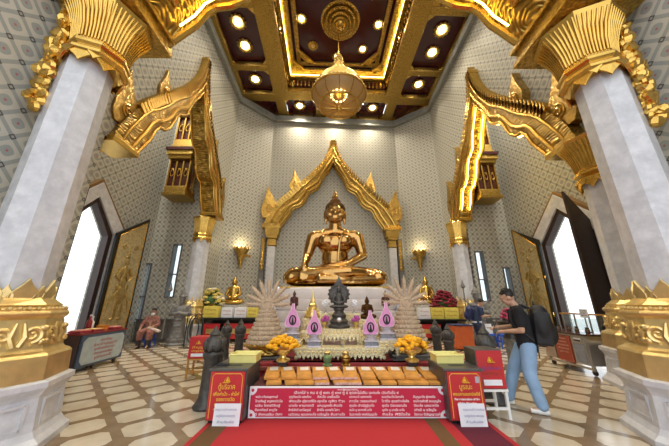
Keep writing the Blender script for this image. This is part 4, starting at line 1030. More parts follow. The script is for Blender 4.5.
# ================================================================== donation cabinets
YEL2 = mat('gold_ink', (.80, .48, .05), .5)
def emblem(parent, x, y, z, s, m):
    b = MB(); b.mat = M.Translation((x, y, z)) @ M.Diagonal((s, 1, s, 1))
    b.prism([(-.5, 0), (.5, 0), (.32, .2), (.22, .28), (.12, .6), (0, 1.1), (-.12, .6), (-.22, .28), (-.32, .2)], .004)
    for q_ in (-1, 1): b.tube([(q_ * .62, 0, -.05), (q_ * .5, 0, .35), (q_ * .18, 0, .85)], .03, 5)
    b.tube([(-.8, 0, -.12), (.8, 0, -.12)], .05, 5)
    return b.build('temple_emblem', m, parent)
def cabinet(label, px, Y, lines, paper_x, qr=False, flip=1):
    t = thing('donation_cabinet', label, 'donation box', (px, Y, 0), 0, 'grey donation cabinets beside the name board')
    MB().box((0, .34, .33), (.50, .66, .58)).build('cabinet_body', GREYM, t, bevel=.01)
    MB().box((0, .34, .635), (.53, .70, .035)).build('cabinet_top', GREYM, t, bevel=.006); MB().box((0, .34, .02), (.44, .6, .04)).build('base', BLACK, t)
    MB().box((0, .2, .656), (.22, .05, .008)).build('coin_slot', BLACK, t)
    p = MB().box((0, 0, .335), (.46, .02, .56)).build('red_sign', RED, t, bevel=.003)
    b = MB(); zz = [(-.2, .08), (-.2, .56), (-.17, .59), (.17, .59), (.2, .56), (.2, .08)]
    b.tube([(x, -.011, z) for x, z in zz], .005, 5); b.build('gold_border', YEL2, p)
    emblem(p, 0, -.012, .50, .06, YEL2)
    z = .435
    for s, sz, w, m in lines: text('writing', s, sz, m, p, (0, -.013, z), w=w, bold=.001); z -= sz * .75 + .02
    if qr: MB().box((.165, -.012, .52), (.05, .003, .075)).build('grey_sticker', mat('grey_sticker', (.4, .4, .45), .6), p)
    n = thing('paper_notice', 'white paper notice leaning against the %s donation cabinet' % flip, 'notice', (px + paper_x, Y - .045, .002), 0, 'white notices on the donation cabinets')
    b = MB(); b.mat = M.Rotation(R(-6), 4, 'X'); b.box((0, -.012, .125), (.34, .008, .25)); b.build('sheet', PAPER, n)
    IK = mat('blue_grey_ink', (.28, .30, .46), .7)
    for k, s in enumerate(('กรุณาอย่าวางของ', 'บนตู้บริจาค ขอบคุณ', 'ห้ามสัมผัส')): 
        text('writing', s, .035, IK, n, (0, -.045 + k * .0075, .20 - k * .07), rot=(PI / 2 - R(6), 0, 0), w=.27 - k * .03)
    return t
YL, WL = YEL2, INK
cabinet('grey cabinet with a red sign at the left end of the name board', -1.43, 3.95, [('ตู้บริจาค', .085, .22, YEL2), ('เพื่อค่าน้ำ - ค่าไฟ', .055, .34, YEL2), ('ของทางวัด', .055, .24, YEL2), ('For Utilities', .034, .28, YEL2), ('of the Temple', .03, .3, YEL2)], .05, flip='left')
cabinet('grey cabinet with a red sign at the right end of the name board', 1.74, 3.95, [('บูรณะ', .085, .17, YEL2), ('พระมหามณฑปเจดีย์', .05, .36, YEL2), ('For restoration of the', .034, .33, INK), ('Maha Mondop', .03, .24, INK)], .03, qr=True, flip='right')
def basket(label, x, y, z, rz=0):
    t = thing('yellow_basket', label, 'basket', (x, y, z), rz, 'yellow plastic baskets on the donation cabinets')
    b = MB(); 
    for s in (-1, 1): b.box((s * .19, 0, .055), (.012, .28, .11), ry=s * R(8)); b.box((0, s * .135, .055), (.39, .012, .11), rx=-s * R(8))
    b.box((0, 0, .006), (.36, .26, .012)); b.build('tray', YELLOW, t)
    r = MB(); r.tube([(-.2, -.15, .11), (.2, -.15, .11), (.2, .15, .11), (-.2, .15, .11), (-.2, -.15, .11)], .012, 6); r.build('rim', YELLOW, t); MB().box((0, 0, .03), (.3, .2, .04)).build('contents', PAPER, t)
basket('yellow basket on top of the left donation cabinet', -1.36, 4.42, .653); basket('yellow basket on top of the right donation cabinet', 1.70, 4.38, .653)
o = MB().box((0, 0, .012), (.15, .09, .024)).box((0, 0, .03), (.12, .07, .012)).build('ink_pad', BLACK, bevel=.004); o.location = (-1.58, 4.12, .653); tag(o, 'small black pad on top of the left donation cabinet', 'pad')
def red_box(label, loc, rz, legm, lh, w, d, h, lines, em=True, back=GREYM):
    st = thing('box_stool', 'stool carrying the ' + label, 'stool', loc, rz)
    MB().box((0, 0, lh - .015), (w * 1.04, d * 1.04, .03)).build('seat', legm, st)
    for sx in (-1, 1):
        for sy in (-1, 1): MB().box((sx * (w / 2 - .02), sy * (d / 2 - .02), lh / 2 - .015), (.035, .035, lh - .03)).build('leg', legm, st)
    b = MB().box((0, -d / 2 + .02, lh * .35), (w - .05, .025, .03)).box((0, d / 2 - .02, lh * .35), (w - .05, .025, .03)).build('stretcher', legm, st)
    t = thing('donation_box', label, 'donation box', (loc[0], loc[1], lh), rz, 'small red donation boxes on stools')
    MB().box((0, 0, h / 2), (w, d, h)).build('case', back, t, bevel=.008); p = MB().box((0, -d / 2 - .006, h / 2), (w * .95, .012, h * .95)).build('red_face', RED, t)
    emblem(p, 0, -d / 2 - .014, h * .70, w * .16, YEL2)
    z = h * .52
    for s, sz, ww, m in lines: text('writing', s, sz, m, p, (0, -d / 2 - .015, z), w=ww, bold=.0006); z -= sz + .01
    MB().box((0, -d / 2 - .014, h * .17), (w * .66, .006, h * .14)).build('white_strip', PAPER, p)
    return t
red_box('red box with a gold emblem right of the right donation cabinet', (2.20, 4.28, 0), 0, WHITE, .36, .38, .34, .50, [('ตู้บริจาค', .055, .26, mat('violet_ink', (.25, .06, .25), .6)), ('ค่าภัตตาหาร', .045, .22, REDBR)])
red_box('small red box with a gold emblem near the left lotus-bud post', (-2.92, 6.25, 0), R(6), WOODL, .38, .38, .36, .42, [('ทำบุญ', .06, .22, YEL2), ('บำรุงวัด', .05, .24, YEL2)], back=RED)
# ================================================================== lotus-bud posts
def post(label, loc, h=1.1, s=1.0):
    t = thing('lotus_bud_post', label, 'post', loc, 0, 'dark bronze lotus-bud posts')
    k = h / 1.1
    MB().lathe([(.19 * s, 0), (.20 * s, .03), (.18 * s, .06), (.155 * s, .10), (.135 * s, .14), (.125 * s, .3 * k), (.12 * s, .64 * k), (.145 * s, .68 * k), (.15 * s, .72 * k), (.12 * s, .755 * k)], 16).build('shaft', BRONZE, t, True)
    b = MB().lathe([(.09, .75 * k), (.145, .80 * k), (.16, .86 * k), (.13, .93 * k), (.075, .98 * k), (.09, 1.0 * k), (.05, 1.05 * k), (.012, 1.12 * k)], 16) if s == 1 else MB().lathe([(.12 * s, .75 * k), (.15 * s, .80 * k), (.15 * s, .86 * k), (.12 * s, .93 * k), (.07 * s, .97 * k), (.08 * s, .99 * k), (.04 * s, 1.05 * k), (.01, 1.1 * k)], 16)
    bud = b.build('lotus_bud', BRONZE, t, True)
    p = MB()
    for j in range(8): a = j * PI / 4; p.ball((.135 * s * math.cos(a), .135 * s * math.sin(a), .84 * k), (.03, .05, .085 * k), M.Rotation(a, 4, 'Z'), u=8, v=6)
    p.build('petals', BRONZE, bud, True)
post('dark lotus-bud post standing just left of the left donation cabinet', (-1.93, 4.56, 0), 1.12)
post('dark lotus-bud post behind the right donation cabinet, nearest on that side', (2.52, 4.75, 0), 1.12)
for px, py, Y, h, lab in ((228, 320, 7.6, 1.1, 'slim dark post behind the left cabinet, left of a similar one'), (241.5, 319, 7.2, 1.1, 'slim dark post behind the left cabinet, closer to the leaf-fan tower'), (434.5, 319, 7.2, 1.12, 'slim dark post behind the right cabinet, closer to the leaf-fan tower'), (446.5, 324, 6.4, 1.1, 'slim dark post behind the right cabinet, left of the nearest post'), (221, 331, 6.1, 1.0, 'slim dark post half hidden behind the left lotus-bud post')):
    p = at(px, py, Y); post(lab, (p.x, Y, 0), p.z, .86)
# ================================================================== carpets
main_c = MB().box((-.065, 2.3, .006), (3.17, 5.6, .012)).build('red_carpet', carpet_mat('red_pile', (.47, .022, .028)))
tag(main_c, 'wide red carpet with brown border stripes under the name board', 'carpet')
MB().box((-1.475, 2.3, .0125), (.23, 5.6, .002)).build('border_stripe', carpet_mat('brown_pile', (.15, .075, .025)), main_c); MB().box((1.29, 2.3, .0125), (.18, 5.6, .002)).build('border_stripe', bpy.data.materials['brown_pile'], main_c)
mc = MB().box((1.55, 1.9, .003), (.96, 4.8, .006)).build('maroon_carpet', carpet_mat('maroon_pile', (.13, .010, .028))); tag(mc, 'dark maroon carpet edge showing right of the red carpet', 'carpet')
MB().box((2.0, 1.9, .0045), (.06, 4.8, .006)).build('red_edging', bpy.data.materials['red_pile'], mc)
# ================================================================== left sales counter
t = thing('sales_counter', 'wheeled counter with a grey framed Thai sign before the left doorway', 'counter', (-5.80, 7.13, 0), R(94))
MB().box((0, .36, .46), (1.44, .66, .66)).build('cabinet_body', mat('dark_cabinet', (.06, .035, .035), .5), t, bevel=.01)
MB().box((0, .36, .81), (1.52, .76, .045)).build('worktop', mat('red_glass_top', (.20, .03, .04), .2, coat=.3), t, bevel=.006)
p = MB().box((0, -.01, .44), (1.42, .04, .68)).build('sign_frame', mat('navy_frame', (.05, .08, .14), .4), t, bevel=.006)
b = MB(); b.mat = M.Translation((0, -.034, .44)); w, h, c = .66, .29, .09
b.prism([(-w + c, -h), (w - c, -h), (w, -h + c), (w, h - c), (w - c, h), (-w + c, h), (-w, h - c), (-w, -h + c)], .008); b.build('sign_face', mat('grey_blue_sign', (.40, .47, .50), .4), p)
RI = mat('faded_red_ink', (.42, .12, .10), .6)
for k, (s, ww) in enumerate((('ขอเชิญ', .36), ('ร่วมทำบุญบูชา', .74), ('เครื่องสักการะ', .66), ('ปิดทององค์พระ', .62), ('ธูปเทียนดอกไม้', .54))): text('writing', s, .08, RI, p, (.02, -.04, .63 - k * .095), w=ww, bold=.001)
for sx in (-1, 1):
    for y in (.1, .62): 
        q = MB(); q.mat = M.Translation((sx * .64, y, .052)) @ M.Rotation(PI / 2, 4, 'X'); q.lathe([(.05, -.018), (.052, 0), (.05, .018)], 14); q.box((0, .05, 0), (.05, .06, .06)); q.build('caster', BLACK, t)
def on_left(lx, ly): return V((-5.80, 7.13, .835)) + M.Rotation(R(94), 3, 'Z') @ V((lx, ly, 0))
random.seed(2)
TRAYR = mat('red_tray', (.34, .03, .05), .35)
for k, (lx, lab) in enumerate(((-.55, 'red tray of candle bundles at the near end of the left counter'), (-.15, 'red tray of candle bundles left of the amber box on the counter'), (.5, 'red tray of candle bundles at the far end of the left counter'))):
    o = thing('candle_tray', lab, 'tray', on_left(lx, .2), R(94), 'red trays on the left counter'); MB().box((0, 0, .02), (.34, .26, .04)).build('tray', TRAYR, o, bevel=.006)
    b = MB(); 
    for j in range(8): b.tube([(-.15, -.1 + j * .028, .05), (.15, -.1 + j * .028, .05)], .013, 6)
    b.build('candles', mat('yellow_candle', (.70, .50, .2), .5) if k == 1 else mat('pink_candle', (.6, .25, .2), .5), o)
o = thing('amber_box', 'amber and red box standing on the left counter', 'box', on_left(.18, .25), R(94)); MB().box((0, 0, .05), (.2, .16, .1)).build('case', mat('amber_box', (.65, .22, .02), .4), o, bevel=.005); MB().box((0, 0, .105), (.21, .17, .012)).build('lid', mat('amber_box', 0), o)
for lx, ly, hh, m, lab in ((.05, .5, .34, mat('deep_red_bottle', (.28, .02, .03), .3), 'dark red bottle at the back of the left counter'), (.2, .56, .30, WHITE, 'white bottle at the back of the left counter')):
    o = thing('bottle', lab, 'bottle', on_left(lx, ly)); MB().lathe([(.055, 0), (.06, .02), (.06, hh * .62), (.025, hh * .8), (.025, hh)], 12).build('bottle_body', m, o, True); MB().lathe([(.03, hh), (.03, hh + .03), (.01, hh + .035)], 10).build('cap', PAPER, o)
# ================================================================== right steel counter
CO = V((5.52, 6.85, 0)); CZ = R(-91)
t = thing('steel_counter', 'wheeled stainless steel counter with a rust red sign by the right doorway', 'counter', CO, CZ)
MB().box((0, .34, .50), (1.28, .62, .60)).build('body', STEEL, t, bevel=.008)
MB().box((0, .34, .82), (1.36, .74, .04)).build('worktop', mat('dark_brown_top', (.07, .035, .03), .25, coat=.3), t, bevel=.005)
p = MB().box((-.02, .015, .47), (.46, .03, .58)).build('red_sign', REDBR, t, bevel=.004)
b = MB(); b.tube([(-.23, -.002, .20), (.19, -.002, .20), (.19, -.002, .74), (-.23, -.002, .74), (-.23, -.002, .20)], .008, 5); b.build('sign_border', mat('copper_line', (.5, .2, .12), .5), p)
for k, (s, ww) in enumerate((('ขอเชิญบูชา', .26), ('วัตถุมงคล', .24), ('พระพุทธรูปทองคำ', .34), ('เพื่อสมทบทุน', .30), ('บูรณะวัด', .26))): text('writing', s, .05, mat('peach_ink', (.75, .45, .3), .6), p, (-.02, -.004, .69 - k * .075), w=ww)
d = MB().box((.43, .015, .48), (.36, .03, .56)).build('glass_door', STEEL, t, bevel=.004); MB().box((.43, -.004, .43), (.27, .008, .40)).build('door_glass', mat('dusky_glass', 0), d); MB().box((.43, -.012, .69), (.16, .02, .03)).build('handle', BLACK, d); MB().box((.43, -.006, .71), (.18, .006, .07)).build('control_plate', PAPER, d)
MB().box((-.46, .015, .48), (.34, .03, .56)).build('side_door', STEEL, t, bevel=.004)
f = MB(); 
for sx in (-1, 1): 
    for y in (.06, .62): f.box((sx * .60, y, .16), (.05, .05, .14))
f.box((0, .06, .13), (1.2, .04, .04)); f.build('under_frame', STEEL, t)
for sx in (-1, 1):
    for y in (.1, .58): q = MB(); q.mat = M.Translation((sx * .56, y, .06)) @ M.Rotation(PI / 2, 4, 'X'); q.lathe([(.055, -.02), (.06, 0), (.055, .02)], 14); q.box((0, .055, 0), (.05, .06, .05)); q.build('caster', BLACK, t)
def on_right(lx, ly, z=.84): return CO + V((0, 0, z)) + M.Rotation(CZ, 3, 'Z') @ V((lx, ly, 0))
t = thing('glass_screen', 'clear screen with a wooden rail along the back of the steel counter', 'screen', on_right(.05, .55), CZ)
MB().box((0, 0, .20), (1.15, .012, .36)).build('pane', GLASS, t); MB().box((0, 0, .40), (1.2, .08, .035)).build('top_rail', WOODL, t); b = MB()
for x in (-.57, -.2, .2, .57): b.box((x, 0, .2), (.025, .025, .4))
b.build('uprights', STEEL, t)
for lx, lab in ((-.3, 'small brown jar at the far end of the steel counter'), (.0, 'small dark jar in the middle of the steel counter'), (.22, 'small dark jar right of the middle one on the steel counter'), (.5, 'small dark jar at the near end of the steel counter')):
    o = thing('jar', lab, 'jar', on_right(lx, .22), 0, 'small jars on the steel counter'); MB().lathe([(.04, 0), (.045, .02), (.045, .08), (.03, .10)], 12).build('jar_body', mat('amber_glass', (.12, .06, .03), .15, coat=.3), o, True); MB().lathe([(.036, .10), (.036, .13), (.01, .132)], 12).build('lid', BLACK, o)
o = thing('counter_notice', 'white notice card on the rail of the steel counter', 'notice', on_right(.2, .50, .84), CZ); MB().box((0, 0, .42), (.22, .012, .2)).build('card', PAPER, o); MB().box((0, 0, .16), (.02, .02, .32)).box((0, 0, .01), (.12, .08, .02)).build('stand', STEEL, o)
for k in range(3): text('writing', ('บูชาองค์ละ', 'ราคา', '๑๙๙ บาท')[k], .035, BLACK, o, (0, -.008, .48 - k * .05), w=.15)
# ================================================================== guardian statues
def guardian(label, loc, rz, s=1.0):
    t = thing('stone_guardian', label, 'statue', loc, rz, 'dark stone guardian statues'); 
    MB().lathe([(.40 * s, 0), (.42 * s, .05), (.36 * s, .10), (.38 * s, .2), (.34 * s, .26)], 8, phase=PI / 8).build('plinth', STONE, t, bevel=.01)
    m = MB(); m.mat = M.Translation((0, 0, .24)) @ M.Diagonal((s, s, s, 1))
    m.lathe([(.30, 0), (.32, .05), (.27, .3), (.25, .6), (.22, .8), (.25, .95)], 18); m.ball((0, 0, 1.1), (.29, .2, .25)); m.cap((-.25, 0, 1.25), .1, (.25, 0, 1.25), .1); m.cap((0, 0, 1.3), .1, (0, -.02, 1.5), .09); m.ball((0, -.02, 1.6), (.13, .14, .16)); m.ball((0, -.13, 1.5), (.07, .05, .12))
    for q in (-1, 1): m.cap((q * .3, 0, 1.22), .09, (q * .38, -.05, .95), .08); m.cap((q * .38, -.05, .95), .08, (q * .18, -.26, .98), .06); m.ball((q * .15, -.29, .99), .07); m.cap((q * .12, -.1, .05), .1, (q * .12, -.28, .03), .07); m.cap((q * .3, -.05, 1.3), .04, (q * .5, 0, 1.5), .02, 8)
    for z in (.25, .5, .75, 1.02): m.ball((0, -.24, z), (.15, .06, .05))
    m.remesh('figure', STONE, t, .022, 2)
    MB().lathe([(.17 * s, 0), (.19 * s, .03), (.14 * s, .06), (.13 * s, .14), (.06 * s, .22), (.02, .34)], 14, (0, 0, .24 + 1.68 * s)).build('helmet', STONE, t, True)
    MB().tube([(-.46 * s, -.3, .26), (-.46 * s, -.28, 2.15 * s)], .025, 8).lathe([(.02, 0), (.09, .08), (.05, .2), (.01, .34)], 6, (-.46 * s, -.28, 2.15 * s)).build('halberd', STONE, t)
    MB().lathe([(.10, .0), (.11, .04), (.085, .08), (.085, .8), (.1, .85), (.02, .9)], 12, (.52 * s, -.12, 0)).build('side_post', STONE, t, True)
guardian('dark stone guardian statue beside the seated person', (-5.93, 10.6, 0), R(12), .88); guardian('dark stone guardian statue behind the blue stools on the right', (5.62, 10.75, 0), R(-20), .95)
# ================================================================== stools, table, loops
def stool(name, label, loc, rz, group=None):
    t = thing(name, label, 'stool', loc, rz, group)
    MB().box((0, 0, .43), (.30, .30, .04)).box((0, 0, .40), (.32, .32, .03)).build('seat', BLUE, t, bevel=.012)
    for sx in (-1, 1):
        for sy in (-1, 1): l = MB(); l.tube([(sx * .13, sy * .13, .40), (sx * .185, sy * .185, .0)], [.032, .026], 8); l.build('leg', BLUE, t, True)
    b = MB()
    for s in (-1, 1): b.box((s * .155, 0, .2), (.014, .3, .04)); b.box((0, s * .155, .2), (.3, .014, .04))
    b.build('stretcher', BLUE, t)
    return t
stool('plastic_stool', 'blue plastic stool under the seated masked person', (-6.75, 10.25, 0), R(8), 'blue plastic stools')
stool('plastic_stool', 'blue plastic stool with a white notice, left of the other blue stool', (5.55, 10.1, 0), R(12), 'blue plastic stools'); stool('plastic_stool', 'blue plastic stool nearer the gilded door leaf on the right', (5.98, 9.95, 0), R(-8), 'blue plastic stools')
o = thing('stool_notice', 'white notice standing on the left blue stool on the right side', 'notice', (5.53, 9.99, .452), R(12)); b = MB(); b.mat = M.Rotation(R(-6), 4, 'X'); b.box((0, 0, .17), (.26, .012, .33)); b.build('sheet', PAPER, o); text('writing', 'งดนั่ง', .06, BLACK, o, (0, .008, .2), w=.16)
t = thing('cloth_table', 'small table under an orange red cloth behind the posts on the right', 'table', (at(462, 335, 9.6).x, 9.7, 0)); b = MB()
b.box((0, 0, .40), (.62, .6, .72)); b.build('table_cloth', ORCLOTH, t, bevel=.03); MB().box((0, 0, .775), (.68, .66, .03)).build('navy_top', NAVYP, t, bevel=.008)
for sx in (-1, 1):
    for sy in (-1, 1): MB().box((sx * .24, sy * .22, .03), (.05, .05, .06)).build('leg', DARKB, t)
lp = MB()
for dx, r in ((0, .30), (.16, .34), (.05, .24)): lp.tube([(dx + r * .62 * math.cos(2 * PI * k / 24), -.02 * dx * 9, .62 + r * 1.5 * math.sin(2 * PI * k / 24)) for k in range(25)], .018, 6)
lp.tube([(-.24, 0, 0), (-.24, 0, 1.15)], .02, 8).tube([(-.4, 0, .015), (.4, 0, .015)], .02, 6).tube([(-.24, 0, 1.12), (.3, 0, 1.12)], .018, 6)
lp = lp.build('wire_stand', mat('black_wire', (.02, .02, .02), .4), smooth=True); lp.location = (at(192, 335, 9.9).x, 9.9, 0); tag(lp, 'black wire stand with hanging loops before the slim left column', 'stand')
q = at(509, 318, 6.9); bouquet('flower_arrangement', 'pink and red flowers on a tall stand beyond the head of the backpack man', (q.x, 6.9, .98), .22, .36, mat('hot_pink_petals', (.5, .06, .14), .6, 0, .3, 20), 34, .05, pot=BLACK)
pedestal('slim dark stand under the pink and red flowers', (q.x, 6.9, 0), .68, .32, STONE)
# ================================================================== people (each faces local -y; one continuous body, clothes as children)
def hand(m, w, d, s):
    "palm, four unequal bent fingers and a thumb from wrist w along direction d; s = side sign for the thumb"
    w = V(w); d = V(d).normalized(); side = d.cross(V((0, 0, 1))).normalized() * s; dn = side.cross(d).normalized()
    if dn.z > 0: dn = -dn
    c = w + d * .05; m.cap(w, .026, c, .03, 8); m.ball(c + d * .015, (.036, .036, .024), u=10, v=7)
    for k, L in enumerate((.062, .074, .068, .052)):
        o = c + d * .03 + side * (.026 - k * .0175); e = o + d * L * .6 + dn * .012; m.cap(o, .0092, e, .0085, 7); m.cap(e, .0085, e + d * L * .3 + dn * L * .45, .0075, 7)
    o = w + d * .028 + side * .026; e = o + side * .028 + d * .03; m.cap(o, .012, e, .010, 7); m.cap(e, .010, e + d * .028 + dn * .01 - side * .006, .008, 7)
def person(label, loc, rz, J, cols, shirt_len=.0, sleeve=.6, mask=False, hair=None, bowed=0.0, skirt=False):
    t = thing('person', label, 'person', loc, rz)
    m = MB(); H = V(J['head']); N = V(J['neck']); PV = V(J['pelvis']); CH = V(J['chest'])
    T = M.Translation(H) @ M.Rotation(bowed, 4, 'X') @ M.Rotation(J.get('turn', 0), 4, 'Z'); m.mat = T
    m.ball((0, .01, .02), (.076, .096, .108), u=20, v=14); m.ball((0, -.025, -.06), (.056, .065, .062)); m.cap((0, -.092, .01), .010, (0, -.108, -.022), .014, 8)
    for s in (-1, 1): m.ball((s * .078, .01, -.01), (.014, .024, .034)); m.ball((s * .03, -.080, .016), (.014, .012, .009)); m.cap((s * .015, -.092, .034), .007, (s * .05, -.080, .036), .006, 6); m.ball((s * .035, -.068, -.028), (.022, .02, .02))
    m.cap((-.018, -.086, -.062), .007, (.018, -.086, -.062), .007, 6); m.cap((-.014, -.085, -.073), .007, (.014, -.085, -.073), .007, 6)
    m.mat = M.Identity(4)
    m.cap(N - V((0, 0, .02)), .056, H + (T.to_3x3() @ V((0, .015, -.06))), .052, 12)
    m.cap(CH, .135, PV, .135, 14); m.cap(CH, .13, N - V((0, 0, .06)), .07, 12)
    for s, k in ((1, 'L'), (-1, 'R')):
        S, E, W = V(J['S' + k]), V(J['E' + k]), V(J['W' + k]); hp, kn, an = V(J['H' + k]), V(J['K' + k]), V(J['A' + k])
        m.cap(N - V((0, 0, .05)), .055, S, .055, 10); m.cap(S, .055, E, .042, 12); m.cap(E, .042, W, .027, 12); hand(m, W, J.get('D' + k, W - E), s)
        m.cap(hp, .085, kn, .055, 12); m.cap(kn, .055, an, .038, 12); f = V(J['F' + k]); m.cap(an, .036, an + f * .15 + V((0, 0, -.05)), .03, 8)
    m.remesh('body', SKIN, t, .0095, 2)
    c = MB()
    def fat(p, r0, q, r1): c.cap(p, r0, q, r1, 14)
    hipc = PV + V((0, 0, -.02 - shirt_len))
    for dx in (-.06, .06): fat(CH + V((dx, 0, .02)), .135, hipc + V((dx, 0, 0)), .135)
    fat(CH + V((0, 0, .04)), .13, N - V((0, 0, .07)), .085)
    for k in 'LR':
        S, E, W = V(J['S' + k]), V(J['E' + k]), V(J['W' + k]); fat(N - V((0, 0, .07)), .07, S, .075); e = S.lerp(E, min(1, sleeve)); fat(S, .075, e, .062)
        if sleeve > 1: fat(E, .06, E.lerp(W, sleeve - 1), .048)
    if skirt:
        for k in 'LR': fat(V(J['H' + k]), .12, V(J['K' + k]), .11); fat(V(J['K' + k]), .105, V(J['K' + k]).lerp(V(J['A' + k]), .45), .095)
    c.remesh('shirt', cols[0], t, .013, 4)
    c = MB()
    for k in 'LR': hp, kn, an = V(J['H' + k]), V(J['K' + k]), V(J['A' + k]); fat(PV + V((0, 0, -.02)), .13, hp, .115); fat(hp, .118, kn, .09); fat(kn, .09, kn.lerp(an, .94), .078)
    c.remesh('trousers', cols[1], t, .013, 4)
    for k in 'LR':
        an, f = V(J['A' + k]), V(J['F' + k]).normalized(); sh = MB(); g = V((an.x, an.y, .036))
        sh.ball(g + f * .07, (.05, .05, .036)); sh.cap(g - f * .035, .042, g + f * .05, .045, 10); sh.cap(g + f * .05, .044, g + f * .135, .034, 10); sh.cap(g - f * .02 + V((0, 0, .02)), .042, g - f * .01 + V((0, 0, .055)), .045, 10)
        bmesh.ops.bisect_plane(sh.b, geom=sh.b.verts[:] + sh.b.edges[:] + sh.b.faces[:], plane_co=(0, 0, .004), plane_no=(0, 0, -1), clear_outer=True); bmesh.ops.holes_fill(sh.b, edges=sh.b.edges)
        sh.build('shoe', cols[2], t, True)
    h = MB(); h.mat = T
    h.ball((0, .022, .045), (.085, .098, .098), u=20, v=14)
    bmesh.ops.delete(h.b, geom=[v for v in h.b.verts if (lambda q: q.y < -.035 and q.z < .075 or q.z < -.055 or (q.z < .0 and q.y < .0))(T.inverted() @ v.co)], context='VERTS')
    random.seed(8)
    for k in range(60):
        a, z = random.uniform(0, 2 * PI), random.uniform(.25, 1); q = math.sqrt(1 - z * z); h.ball((.078 * q * math.cos(a), .02 + .09 * q * math.sin(a), .055 + .09 * z), (.022, .022, .014), u=6, v=4)
    if hair == 'bun': h.ball((0, .10, .06), (.045, .05, .05))
    h.build('hair', HAIR, t, True)
    if mask:
        k = MB(); k.mat = T; k.ball((0, -.052, -.045), (.066, .066, .058), u=16, v=10); k.build('face_mask', PAPER, t, True)
    return t
def backpack(t, m, c, w, d, h, tilt=0, straps=((.1,), (-.1,)), nm='backpack', sh=None):
    b = MB(); b.mat = M.Translation(c) @ M.Rotation(tilt, 4, 'X')
    b.ball((0, 0, 0), (w * .52, d * .52, h * .52), u=18, v=12); b.box((0, 0, -h * .06), (w * .86, d * .72, h * .78)); b.ball((0, d * .42, -h * .18), (w * .38, d * .26, h * .26)); b.ball((0, -.01, h * .32), (w * .4, d * .4, h * .2))
    o = b.remesh(nm, m, t, .016, 8)
    s = MB()
    for q in (-1, 1): s.tube([V(c) + V((q * w * .3, -d * .4, h * .42)), sh + V((q * .13, .05, .07)), sh + V((q * .14, -.12, -.02)), sh + V((q * .15, -.13, -.2)), V(c) + V((q * w * .42, -d * .5, -h * .36))], [.022] * 5, 6)
    s.build('shoulder_straps', m, o, True)
    z = MB(); z.mat = M.Translation(c) @ M.Rotation(tilt, 4, 'X'); z.tube([(-w * .30, d * .62, -h * .05), (0, d * .68, .0), (w * .30, d * .62, -h * .05)], .006, 5); z.tube([(-.03, -d * .2, h * .5), (0, -d * .2, h * .58), (.03, -d * .2, h * .5)], .012, 6); z.tube([(w * .3, -d * .3, -h * .45), (w * .34, -d * .3, -h * .75)], .009, 5); z.build('zip_and_loops', STEEL if False else BLACK, o)
man = person('standing person in a black T-shirt and light jeans wearing a black backpack', (2.96, 4.43, 0), R(-118),
    dict(head=(0, -.11, 1.585), neck=(0, -.02, 1.465), chest=(0, .0, 1.24), pelvis=(0, .03, .93), SL=(.19, -.01, 1.395), EL=(.235, -.02, 1.10), WL=(.12, -.24, 1.07), SR=(-.19, -.02, 1.395), ER=(-.22, -.1, 1.12), WR=(-.05, -.31, 1.12),
         HL=(.09, .03, .88), KL=(.12, -.02, .49), AL=(.14, .06, .085), HR=(-.09, .0, .88), KR=(-.11, -.20, .49), AR=(-.13, -.33, .085), FL=(.1, -1, 0), FR=(-.1, -1, 0)),
    (TEE, JEANS, WHITE), .05, .72, bowed=R(24))
backpack(man, PACK, (.02, .255, 1.17), .42, .29, .60, R(-4), sh=V((0, 0, 1.40)))
ph = MB().box((0, 0, .075), (.075, .009, .15)).build('phone', BLACK, bevel=.004); tag(ph, 'dark phone held up by the person with the black backpack', 'phone')
wp = man.matrix_basis @ V((.03, -.385, 1.10)); ph.location = wp; ph.rotation_euler = (R(-25), 0, R(-118))
st = person('standing person in navy leaning over a phone, with a blue backpack', (5.02, 9.72, 0), R(80),
    dict(head=(0, -.20, 1.505), neck=(0, -.09, 1.40), chest=(0, -.02, 1.18), pelvis=(0, .06, .90), SL=(.18, -.06, 1.33), EL=(.22, -.10, 1.06), WL=(.10, -.34, 1.06), SR=(-.18, -.06, 1.33), ER=(-.22, -.10, 1.06), WR=(-.06, -.34, 1.08),
         HL=(.09, .05, .86), KL=(.11, .0, .47), AL=(.12, .06, .08), HR=(-.09, .05, .86), KR=(-.11, -.08, .47), AR=(-.13, -.07, .08), FL=(.15, -1, 0), FR=(-.15, -1, 0)),
    (NAVY, DENIM, BLACK), .03, .75, bowed=R(28))
backpack(st, NAVYP, (0, .25, 1.16), .34, .24, .48, R(8), sh=V((0, -.05, 1.34)))
MB().lathe([(.172, 0), (.178, .02), (.172, .05)], 20, (0, .05, .845), sx=1.15).build('shirt_hem', PAPER, st, True)
ph2 = ph.copy(); C.objects.link(ph2); ph2['label'] = 'dark phone in the hands of the person with the blue backpack'; ph2.location = st.matrix_basis @ V((.0, -.44, 1.04)); ph2.rotation_euler = (R(-40), 0, R(80))
PRINT = mat('brown_pink_print', (.30, .13, .10), .8, 0, .6, 16)
se = person('seated person in a brown patterned dress and white mask on the blue stool', (-6.75, 10.25, 0), R(14),
    dict(head=(.02, -.02, 1.17), neck=(.01, .0, 1.04), chest=(0, .02, .82), pelvis=(0, .05, .54), SL=(.17, .0, .97), EL=(.26, -.06, .74), WL=(.12, -.27, .68), SR=(-.17, .0, .97), ER=(-.27, -.06, .74), WR=(-.22, -.32, .60),
         HL=(.09, .0, .53), KL=(.15, -.40, .50), AL=(.14, -.38, .085), HR=(-.09, .0, .53), KR=(-.15, -.40, .50), AR=(-.16, -.36, .085), FL=(.1, -1, 0), FR=(-.1, -1, 0)),
    (PRINT, mat('dark_trousers', (.03, .025, .03), .8), BLACK), .02, 1.55, mask=True, bowed=R(8), hair='bun', skirt=True)
